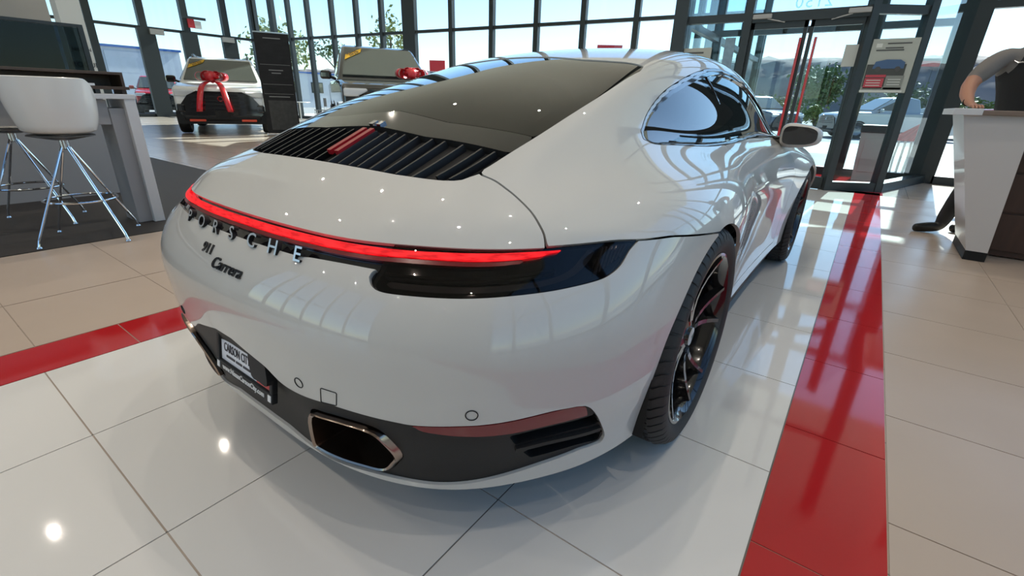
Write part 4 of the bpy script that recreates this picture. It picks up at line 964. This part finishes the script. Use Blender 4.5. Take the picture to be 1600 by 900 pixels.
        # lamps
        box('head_lamp', (s*hw*.70, .045, hood-.16), (hw*.40, .12, .13), LAMPW, r, bev=.03); box('tail_lamp', (s*hw*.82, L-.05, belt-.16), (.22, .10, .22), REDGL, r, bev=.03)
    if style == 'pickup':
        box('cargo_bed', (0, L*.83, belt+.03), (W*.84, L*.30, .03), BLACKP, r)
    gw = hw*1.04
    lb = MB(); lb.prism([(-hw*.90, .24), (hw*.90, .24), (hw*.93, .40), (hw*.86, .60), (-hw*.86, .60), (-hw*.93, .40)], 'y', -.025, .06); lb.build('lower_bumper', BLACKP, r)
    mb = MB(); mb.prism([(-gw*.62, .30), (gw*.62, .30), (gw*.80, .44), (gw*.78, .62), (gw*.62, hood-.20), (gw*.44, hood-.11), (-gw*.44, hood-.11), (-gw*.62, hood-.20), (-gw*.78, .62), (-gw*.80, .44)], 'y', -.035, .06)
    gr = mb.build('grille', GLOSSB, r)
    for k in range(4): box('grille_bar', (0, -.04, hood-.22-.075*k), (gw*(1.0+.06*k), .02, .022), DARKMET if detail else BLACKP, gr)
    MB().lathe([(.035, -.05), (.055, -.06), (.062, -.045), (.05, -.035)], 24, 'y', c=(0, 0, hood-.26)).build('round_emblem', CHROME if not detail else REDGL, gr)
    box('bumper_bar', (0, -.01, .37), (gw*1.5, .10, .10), BLACKP, r, bev=.03); box('front_plate', (0, -.05, .45), (.30, .02, .14), MATTEB, r)
    if detail:
        for s in (-1, 1):
            box('skid_accent', (s*hw*.52, -.07, .315), (.30, .05, .045), ORANGE, r, bev=.01); box('fog_lamp', (s*hw*.80, -.015, .56), (.16, .07, .17), GLOSSB, r, bev=.03)
        dv = Vector((0, -.018, .018)); q0, q1, q2, q3 = (ws(a, b)+dv for a, b in ((.60, -.97), (.84, -.54), (.95, -.50), (.74, -.96)))
        st_ = quad('windscreen_sticker', [q0, q1, q2, q3], YEL, .004)
        rt_ = (q1-q0).normalized(); nn_ = (q1-q0).cross(q3-q0).normalized(); up_ = nn_.cross(rt_)
        text_mesh('sticker_text', '2025', .13, .004, INK, st_, loc=tuple((q0+q1+q2+q3)/4+nn_*.008), mat3=(rt_, up_, nn_))
    return r
def bow(label, loc, rz, s=1.0, tails=True):
    r = empty('gift_bow', loc, rz); r.scale = (s, s, s); tag(r, label, 'bow', 'red gift bows on car bonnets')
    for k in range(10):
        a = 2*PI*k/10+.2; el = .35 if k % 2 else .95; R = .30 if k % 2 else .22
        d = Vector((math.cos(a)*math.cos(el), math.sin(a)*math.cos(el)*.6, math.sin(el)*.7)); sidev = Vector((-math.sin(a), math.cos(a), 0)); nrm = d.cross(sidev).normalized(); vs = []; fs = []
        for i, t in enumerate(np.linspace(0, 1, 13)):
            ax_ = R*math.sin(t*PI)*1.0; of = .075*math.sin(2*t*PI); w = .055+.02*math.sin(t*PI)
            c = d*ax_+nrm*of+Vector((0, 0, .09)); vs += [c-sidev*w, c+sidev*w]
        fs = [(2*i, 2*i+1, 2*i+3, 2*i+2) for i in range(12)]
        o = MB().add(vs, fs, True).build('loop', BOWR, r, fix=False); m = o.modifiers.new('s', 'SOLIDIFY'); m.thickness = .006
    MB().lathe([(.001, .17), (.05, .15), (.07, .10), (.05, .04), (.001, .02)], 14).build('knot', BOWR, r)
    if tails:
        for s_ in (-1, 1):
            pts = [(0, -.02, .06), (s_*.10, -.16, .03), (s_*.17, -.42, -.06), (s_*.22, -.60, -.28), (s_*.26, -.63, -.50)]
            pts = catmull(pts, 4); vs = []
            for p in pts: vs += [(p[0]-.05, p[1], p[2]), (p[0]+.05, p[1], p[2])]
            o = MB().add(vs, [(2*i, 2*i+1, 2*i+3, 2*i+2) for i in range(len(pts)-1)], True).build('tail', BOWR, r, fix=False); m = o.modifiers.new('s', 'SOLIDIFY'); m.thickness = .006
    return r
def heading(dx, dy): return math.atan2(dx, -dy)
CARW = mat('vehicle_white', (.78, .78, .76), .3, coat=.8); CARK = mat('vehicle_black', (.012, .013, .014), .2, coat=1.0); CARR = mat('vehicle_red', (.40, .015, .02), .25, coat=.8); CARBL = mat('vehicle_blue', (.06, .09, .16), .25, coat=.8); CARS = mat('vehicle_silver', (.50, .52, .54), .3, metal=.4, coat=.6)
def place_front(ax, D, L, sc): # ground point of the front axle centre -> origin at the bumper
    n = math.hypot(*D); d = (D[0]/n, D[1]/n); return (ax[0]+d[0]*.175*L*sc, ax[1]+d[1]*.175*L*sc, .0), heading(*d)
p, rz = place_front((-14.55, 6.40), (.885, -.465), 4.65, 1.17)
v1 = vehicle('white_suv', 'white sport utility vehicle with a red bow on its bonnet', CARW, p, rz, L=4.65, W=1.90, H=1.70, scale=1.17)
def on_hood(v, L, W, H, sc, label, s, fx=0.0, fy=.45, tails=True, up=0.0):
    q = v.matrix_world if False else Matrix.Translation(v.location) @ Matrix.Rotation(v.rotation_euler.z, 4, 'Z') @ Matrix.Scale(sc, 4)
    w = q @ Vector((fx, fy, H*.60+.035+up)); return bow(label, tuple(w), v.rotation_euler.z, s, tails)
on_hood(v1, 4.65, 1.9, 1.7, 1.17, 'big red ribbon bow with two tails on the white vehicle', 1.30, fx=-.12, fy=.42)
p, rz = place_front((-8.65, 7.25), (.85, -.53), 5.2, 1.15)
v2 = vehicle('black_pickup', 'black pickup truck with a red bow, half hidden behind the sports coupe', CARK, p, rz, L=5.2, W=1.92, H=1.86, style='pickup', scale=1.17)
on_hood(v2, 5.2, 1.92, 1.86, 1.17, 'red ribbon bow on the black pickup seen over the coupe roof', 1.15, fx=.35, fy=.45, tails=False)
# banner stand
r = empty('banner_stand', (-12.9, 7.10, 0), heading(.86, -.5)); tag(r, 'tall black roll-up banner stand beside the white vehicle', 'banner')
BAN = mat('banner_print', (.010, .010, .011), .6, spec=.2, noise=1.0, nscale=3.5, ncol=(.028, .028, .03), stretch=(1, 1, 3))
box('banner_sheet', (0, 0, 1.27), (.80, .012, 2.42), BAN, r); box('banner_base', (0, 0, .035), (.86, .20, .07), SATIN, r, bev=.02); box('top_bar', (0, 0, 2.49), (.82, .025, .03), SATIN, r); MB().tube([(0, .04, .06), (0, .04, 2.47)], .012, 8).build('support_pole', SATIN, r)
BT = mat('banner_text', (.22, .22, .22), .5); BPH = mat('banner_photo', (.07, .068, .062), .4, noise=.9, nscale=9, ncol=(.01, .01, .01))
for z, w in ((2.36, .40), (1.62, .34), (1.55, .22), (.98, .5)): box('print_line', (0, -.008, z), (w, .004, .022), BT, r)
for z in (1.75, 1.28, 1.05): box('print_rule', (0, -.008, z), (.70, .004, .008), BT, r)
box('print_photo', (.04, -.008, .52), (.66, .004, .74), BPH, r)
# cafe table and chairs by the far glass
r = empty('cafe_table', (-19.6, 11.6, 0)); tag(r, 'small round white cafe table by the far glass', 'table')
TW = mat('cafe_white', (.70, .72, .72), .35)
MB().lathe([(.001, .78), (.42, .78), (.43, .765), (.42, .75), (.001, .75)], 28).build('table_top', TW, r); MB().lathe([(.03, .75), (.03, .03), (.26, .02), (.26, 0), (.001, 0)], 20).build('pedestal', TW, r)
def cafe_chair(loc, rz, label):
    r = empty('cafe_chair', loc, rz); tag(r, label, 'chair', 'cafe chairs'); GC = mat('cafe_grey', (.16, .17, .17), .5)
    box('seat', (0, 0, .47), (.46, .44, .03), GC, r, bev=.012); box('backrest', (0, .21, .78), (.44, .03, .34), GC, r, bev=.012)
    for sx in (-1, 1):
        for sy in (-1, 1): MB().tube([(sx*.20, sy*.19, .46), (sx*.22, sy*.22, 0)], .012, 8).build('leg', SATIN, r)
        MB().tube([(sx*.20, .20, .46), (sx*.20, .215, .95)], .011, 8).build('back_post', SATIN, r)
cafe_chair((-20.3, 11.2, 0), math.radians(60), 'grey cafe chair left of the round white table'); cafe_chair((-19.2, 12.3, 0), math.radians(-20), 'grey cafe chair behind the round white table')
# ================================================================== person behind the counter
SKIN = mat('skin', (.40, .19, .12), .5); VEST = mat('vest_black', (.010, .010, .011), .8, bump=.1, bscale=80); SHIRT = mat('shirt_grey', (.17, .155, .145), .8, bump=.15, bscale=60); TROU = mat('trousers_black', (.012, .012, .013), .8); SHOE = mat('shoe_black', (.008, .008, .008), .35); HAIR = mat('hair_dark', (.012, .009, .007), .6)
bones = []  # (material index, chain of (point, radius))
def body_mesh():
    V = []; E = []; Rr = []; tagm = []
    def add(p, r, m, par=None):
        V.append(p); Rr.append(r); tagm.append(m)
        if par is not None: E.append((par, len(V)-1))
        return len(V)-1
    pel = add((.97, 6.02, .98), (.19, .15), 3)
    w1 = add((.96, 6.01, 1.10), (.20, .155), 1, pel); c1 = add((.945, 6.0, 1.27), (.215, .16), 1, w1); c2 = add((.94, 5.99, 1.43), (.22, .155), 1, c1); c3 = add((.945, 5.99, 1.54), (.15, .11), 1, c2)
    nk = add((.955, 5.985, 1.64), (.068, .068), 0, c3); h0 = add((.95, 5.975, 1.71), (.080, .09), 0, nk); h1 = add((.94, 5.965, 1.79), (.088, .105), 0, h0); h2 = add((.945, 5.97, 1.87), (.065, .08), 0, h1)
    # arm that leans on the counter
    s = add((.745, 5.95, 1.515), (.092, .090), 2, c2); a1 = add((.685, 5.91, 1.455), (.086, .084), 2, s); a2 = add((.61, 5.85, 1.355), (.078, .076), 2, a1); a25 = add((.592, 5.83, 1.325), (.060, .058), 0, a2); e = add((.568, 5.78, 1.27), (.060, .056), 0, a25)
    f1 = add((.562, 5.66, 1.20), (.052, .050), 0, e); wr = add((.575, 5.50, 1.140), (.036, .032), 0, f1); pm = add((.592, 5.455, 1.118), (.034, .018), 0, wr); kn = add((.608, 5.415, 1.112), (.036, .016), 0, pm)
    for k, (ox, ln) in enumerate(((-.030, .060), (-.010, .072), (.011, .068), (.030, .052))):
        b0 = add((.610+ox*.9, 5.405+ox*.35, 1.113), (.010, .010), 0, kn); b1 = add((.618+ox, 5.405-ln*.45+ox*.35, 1.116), (.0095, .0095), 0, b0); b2 = add((.624+ox, 5.405-ln*.80+ox*.35, 1.106), (.0088, .0088), 0, b1); add((.627+ox, 5.405-ln+ox*.35, 1.093), (.008, .008), 0, b2)
    t0 = add((.627, 5.47, 1.112), (.013, .013), 0, pm); t1 = add((.650, 5.445, 1.105), (.011, .011), 0, t0); add((.660, 5.415, 1.096), (.009, .009), 0, t1)
    # other arm hanging
    s = add((1.175, 6.02, 1.52), (.080, .078), 2, c2); a1 = add((1.25, 6.04, 1.42), (.068, .066), 2, s); a2 = add((1.285, 6.05, 1.30), (.058, .056), 2, a1); e = add((1.30, 6.05, 1.22), (.045, .043), 0, a2); f1 = add((1.28, 5.93, 1.15), (.040, .038), 0, e); wr = add((1.25, 5.80, 1.13), (.027, .025), 0, f1); pm = add((1.235, 5.74, 1.125), (.034, .018), 0, wr); kn = add((1.225, 5.70, 1.12), (.036, .016), 0, pm)
    for ox, ln in ((-.030, .060), (-.010, .072), (.011, .068), (.030, .052)):
        b0 = add((1.224+ox*.9, 5.69, 1.118), (.010, .010), 0, kn); b1 = add((1.222+ox, 5.69-ln*.5, 1.116), (.0095, .0095), 0, b0); add((1.220+ox, 5.69-ln, 1.102), (.008, .008), 0, b1)
    t0 = add((1.195, 5.755, 1.118), (.013, .013), 0, pm); add((1.172, 5.72, 1.106), (.010, .010), 0, t0)
    for hx, hy, kx, ky, ax_, ay_ in ((.94, 5.99, .82, 5.90, .735, 5.87), (1.10, 6.06, 1.07, 6.02, 1.02, 6.08)):
        h = add((hx, hy, .90), (.098, .105), 3, pel); th = add(((hx+kx)/2, (hy+ky)/2, .70), (.088, .092), 3, h); k_ = add((kx, ky, .50), (.072, .074), 3, th); cf = add(((kx*.5+ax_*.5), (ky+ay_)/2, .33), (.070, .072), 3, k_); an = add((ax_, ay_, .13), (.060, .064), 3, cf); hl = add((ax_-.015, ay_-.01, .065), (.047, .052), 4, an); mf = add((ax_-.11, ay_-.05, .052), (.044, .050), 4, hl); add((ax_-.21, ay_-.095, .040), (.030, .040), 4, mf)
    me = bpy.data.meshes.new('person_skel'); me.from_pydata(V, E, []); o = bpy.data.objects.new('person_skel', me); COL.objects.link(o)
    md = o.modifiers.new('skin', 'SKIN'); md.use_smooth_shade = True; md.branch_smoothing = .3
    sv = me.skin_vertices[0].data
    for i, r_ in enumerate(Rr): sv[i].radius = r_; sv[i].use_root = (i == 0)
    sd = o.modifiers.new('sub', 'SUBSURF'); sd.levels = 2; sd.render_levels = 2
    dg = bpy.context.evaluated_depsgraph_get(); out = bpy.data.meshes.new_from_object(o.evaluated_get(dg)); bpy.data.objects.remove(o)
    out.name = 'person'; out.materials.clear()
    for m in (SKIN, VEST, SHIRT, TROU, SHOE): out.materials.append(m)
    # nearest bone gives each face its cloth
    segs = [(np.array(V[a]), np.array(V[b]), tagm[b], (Rr[a][0]+Rr[b][0])/2) for a, b in E]
    C = np.empty(len(out.polygons)*3); out.polygons.foreach_get('center', C); C = C.reshape(-1, 3); best = np.full(len(C), 1e9); mi = np.zeros(len(C), np.int32)
    for a, b, m, rr in segs:
        d = b-a; t = np.clip(((C-a)@d)/(d@d), 0, 1); q = np.linalg.norm(C-a-t[:, None]*d, axis=1)-rr; w = q < best; best[w] = q[w]; mi[w] = m
    out.polygons.foreach_set('material_index', mi); out.polygons.foreach_set('use_smooth', np.ones(len(C), bool))
    po = bpy.data.objects.new('person', out); COL.objects.link(po); return po
person = body_mesh()
zmin = min(v.co.z for v in person.data.vertices)
for v in person.data.vertices: v.co.z += .001-zmin if v.co.z < .12 else 0
tag(person, 'person in a black vest and grey short sleeves leaning a hand on the counter', 'person')
# head details and vest items
vs = []; fs = []
for i in range(9):
    th = PI*.62*i/8
    for j in range(20):
        ph = 2*PI*j/20; vs.append((.945+.098*math.sin(th)*math.cos(ph)+.012, 5.975+.112*math.sin(th)*math.sin(ph)+.012, 1.812+.115*math.cos(th)))
for i in range(8):
    for j in range(20): fs.append((i*20+j, i*20+(j+1) % 20, (i+1)*20+(j+1) % 20, (i+1)*20+j))
MB().add(vs, fs, True).build('hair', HAIR, person)
MB().prism([(.835, 1.73), (.85, 1.79), (.862, 1.73)], 'y', 5.93, 5.955).build('nose', SKIN, person)
for y in (5.905, 5.965): MB().lathe([(.001, -.008), (.008, -.005), (.011, 0), (.008, .005), (.001, .008)], 10, 'x', c=(.868, y, 1.79)).build('eye', mat('eye', (.05, .04, .03), .2), person)
box('mouth', (.873, 5.935, 1.705), (.008, .04, .008), mat('lips', (.30, .10, .08), .5), person, bev=.002)
for y in (5.865, 6.075): MB().lathe([(.001, -.010), (.018, -.008), (.024, 0), (.018, .008), (.001, .010)], 12, 'y', c=(.965, y, 1.775)).build('ear', SKIN, person)
MB().tube([(.80, 5.87, 1.47), (.825, 5.852, 1.452), (.845, 5.848, 1.458), (.865, 5.846, 1.452), (.895, 5.85, 1.475)], .006, 6).build('hung_glasses', SATIN, person)
MB().tube([(.570+.030*math.cos(t), 5.517+.010*math.sin(t), 1.143+.028*math.sin(t)) for t in np.linspace(0, 2*PI, 16, endpoint=False)], .005, 6, close=True).build('wrist_band', MATTEB, person)
# ================================================================== outside
ASPH = mat('asphalt', (.30, .30, .30), .9, noise=.25, nscale=.8, bump=.1, bscale=20); CONC = mat('pavement', (.55, .54, .51), .85, noise=.1, nscale=1)
tag(box('parking_lot', (-20, 130, -.22), (420, 420, .2), ASPH), 'sunlit grey asphalt car park outside the glass', 'ground', kind='structure')
o = box('pavement', (-7, 16.2, -.11), (46, 12.0, .10), CONC); tag(o, 'pale concrete pavement outside the far glass wall', 'pavement', kind='structure')
# hills
def hills(label, y, x0, x1, h, seed, m):
    r_ = np.random.default_rng(seed); n, k = 160, 14; vs = []; fs = []; X = np.linspace(x0, x1, n); prof = sum(r_.uniform(.3, 1)/f*np.sin(X/(x1-x0)*f*7+r_.uniform(0, 6)) for f in (1, 2, 3.3, 5.1, 9, 17, 31)); prof = h*(.88+.10*prof/np.abs(prof).max())
    for j in range(k):
        t = j/(k-1)
        for i in range(n): vs.append((X[i], y+34*t+r_.normal(0, 1.0), -.2+prof[i]*math.sin(t*PI/2)*(1+.02*r_.normal())))
    for j in range(k-1):
        for i in range(n-1): fs.append((j*n+i, j*n+i+1, (j+1)*n+i+1, (j+1)*n+i))
    o = MB().add(vs, fs, True).build('hills', m); tag(o, label, 'hills', kind='structure')
HILL = mat('dry_hill', (.34, .27, .26), .95, noise=.9, nscale=.16, ncol=(.12, .12, .125)); 
hills('dry brown hills on the horizon beyond the car park', 200, -420, 220, 22, 3, HILL)
# trees
LEAF = mat('leaf_green', (.11, .16, .035), .6, noise=.6, nscale=1.5, ncol=(.05, .09, .02)); LEAFY = mat('leaf_yellow_green', (.24, .27, .06), .6, noise=.5, nscale=2, ncol=(.14, .18, .04)); BARK = mat('bark', (.10, .075, .055), .9, bump=.3, bscale=20)
def tree(label, loc, rx, rz_, zc, m, n=1500, leaf=.16, trunk=True, seed=1):
    r_ = np.random.default_rng(seed); r = empty('broadleaf_tree', loc); tag(r, label, 'tree'); vs = []; fs = []
    cl = [(r_.normal(0, .45, 3)*np.array([rx, rx, rz_])) for _ in range(26)]
    for i in range(n):
        c = cl[i % 26]+r_.normal(0, .20, 3)*np.array([rx, rx, rz_])*1.1+np.array([0, 0, zc]); a = r_.normal(0, 1, 3); a /= np.linalg.norm(a); b = np.cross(a, r_.normal(0, 1, 3)); b /= np.linalg.norm(b); s = leaf*r_.uniform(.6, 1.3); k = len(vs)
        vs += [c-a*s, c+b*s*.5, c+a*s, c-b*s*.5]; fs.append((k, k+1, k+2, k+3))
    o = MB().add(vs, fs).build('foliage', m, r, fix=False); o['kind'] = 'stuff'
    MB().tube([(0, 0, -.1), (.05, 0, zc*.5), (0, .05, zc)], [.16*rx/1.5, .11*rx/1.5, .05], 8).build('trunk', BARK, r)
    for k in range(5):
        c = cl[k]+np.array([0, 0, zc]); MB().tube([(0, 0, zc*.6), (c[0]*.5, c[1]*.5, (zc*.6+c[2])/2), tuple(c)], [.06, .04, .015], 6).build('branch', BARK, r)
tree('large dark green tree across the car park', (-3.3, 40, -.1), 1.5, 1.15, 2.4, LEAF, 2600, .15, seed=2)
tree('low yellow-green shrub in front of the large tree', (-3.1, 36, -.1), .65, .55, 1.0, LEAFY, 900, .10, seed=5)
tree('broad shrubby tree right of the entrance, beyond the poster', (1.0, 46, -.1), 2.2, 1.3, 1.6, LEAF, 1500, .16, seed=6)
tree('pale green tree outside the far corner, behind the banner', (-32.5, 18.3, -.1), 1.9, 1.5, 4.2, LEAFY, 1300, .16, seed=7)
tree('thin pale tree left of the grey column', (-25.2, 21.4, -.1), .9, 1.3, 4.5, LEAFY, 420, .15, seed=8)
tree('low tree top seen over the black pickup', (-31.5, 22.2, -.1), 1.7, .5, 4.1, LEAF, 420, .15, seed=9)
for i, (x, y) in enumerate(((-19, 60), (-9, 64), (8, 66), (17, 58))): tree(['dusty green tree at the far left of the car park', 'dusty green tree second from the left at the car park edge', 'dusty green tree behind the red parked car', 'dusty green tree at the far right of the car park'][i], (x, y, -.1), 2.2, 1.0, 1.6, LEAF, 900, .2, seed=20+i)
# parked cars
vehicle('parked_suv', 'dark blue sport utility vehicle parked outside the entrance doors', CARBL, (-3.3, 26.0, -.12), heading(.75, -.66), L=4.7, W=1.9, H=1.78, detail=False)
vehicle('parked_pickup', 'silver-white pickup parked beside the blue vehicle outside', CARS, (-1.9, 28.2, -.12), heading(-.86, -.5), L=5.4, W=1.95, H=1.85, style='pickup', detail=False)
vehicle('parked_sedan', 'white car parked furthest right behind the poster', CARW, (5.6, 33.0, -.12), heading(.95, -.3), L=4.7, W=1.85, H=1.5, style='sedan', detail=False)
vehicle('parked_hatchback', 'red car parked beyond the grey entrance column', CARR, (7.2, 41, -.12), heading(.3, -.95), L=4.4, W=1.8, H=1.6, detail=False)
vehicle('parked_wagon', 'red sport utility vehicle outside the left glass wall', CARR, (-29.4, 9.85, -.12), heading(.93, -.36), L=4.6, W=1.85, H=1.72, detail=False, scale=1.1)
# neighbouring building with a blue edge
r = empty('white_building', (-46, 13, -.12)); tag(r, 'pale metal-clad building with a blue roof edge outside the left glass', 'building')
CLAD = mat('pale_cladding', (.55, .60, .68), .5, noise=.25, nscale=2.0, bump=.2, bscale=6); BLUE = mat('blue_fascia', (.02, .10, .35), .4)
box('wall_block', (0, -4, 1.9), (8, 14, 3.8), CLAD, r); box('roof_edge', (.05, -4, 3.85), (8.2, 14.2, .14), BLUE, r); box('upper_wall', (-2, -5.5, 4.4), (6, 9, 1.2), mat('parapet_tan', (.42, .40, .38), .7), r)
for y in (-9, -6, -3, 0): box('cladding_panel', (4.03, y, 1.8), (.06, 2.9, 3.5), CLAD, r)
r = empty('long_building', (-50, 33, -.12)); tag(r, 'long white building with a blue roof line beyond the white vehicle', 'building')
box('wall_block', (0, -2, 1.6), (6, 20, 3.2), mat('white_wall', (.60, .62, .64), .7), r); box('roof_edge', (.05, -2, 3.25), (6.2, 20.2, .14), BLUE, r)
for y in (-9, -6, -3, 0, 3): w = box('window', (3.02, y, 1.9), (.06, 1.3, 1.0), FRAME, r); box('window_pane', (3.06, y, 1.9), (.02, 1.1, .8), DGLASS, w)
# small red signs beyond the glass
for label, loc, sz in (('small red sign on a post left of the coupe roof', (-22, 22.2, 2.9), (.95, .08, .60)), ('flat red sign just above the coupe roof line', (-14.0, 28.8, 4.25), (1.5, .08, .24)), ('thin red sign far beyond the entrance column', (4.0, 80, 6.7), (3.2, .1, .6))):
    r = empty('red_sign', (loc[0], loc[1], -.12)); tag(r, label, 'sign'); box('sign_face', (0, 0, loc[2]+.12), sz, mat('sign_red', (.50, .02, .03), .4), r, rz=.5); MB().tube([(0, 0, 0), (0, 0, loc[2])], .04, 8).build('sign_post', FRAME, r)
# red pleated streamer outside
r = empty('red_streamer', (.58, 11.0, -.06)); tag(r, 'red pleated cloth streamer with white tassels outside beside the grey column', 'streamer')
vs = []; fs = []; n = 28
for t in np.linspace(0, 1, 6):
    for k in range(n):
        a = 2*PI*k/n; rr = (.03+.19*t)*(1+.16*(-1)**k*t); vs.append((.17-.24*t+rr*math.cos(a), rr*math.sin(a)*.8, 1.02-.36*t))
for i in range(5):
    for k in range(n): fs.append((i*n+k, i*n+(k+1) % n, (i+1)*n+(k+1) % n, (i+1)*n+k))
MB().add(vs, fs).build('pleated_cloth', mat('streamer_red', (.65, .015, .02), .6), r)
for k in range(12):
    a = 2*PI*k/12; MB().tube([(-.07+.17*math.cos(a), .13*math.sin(a), .66), (-.07+.20*math.cos(a), .15*math.sin(a), .36), (-.07+.18*math.cos(a), .14*math.sin(a), .10)], .012, 5).build('tassel', TW, r)
MB().tube([(.17, 0, 0), (.17, 0, 1.06)], .012, 8).build('pole', SATIN, r)
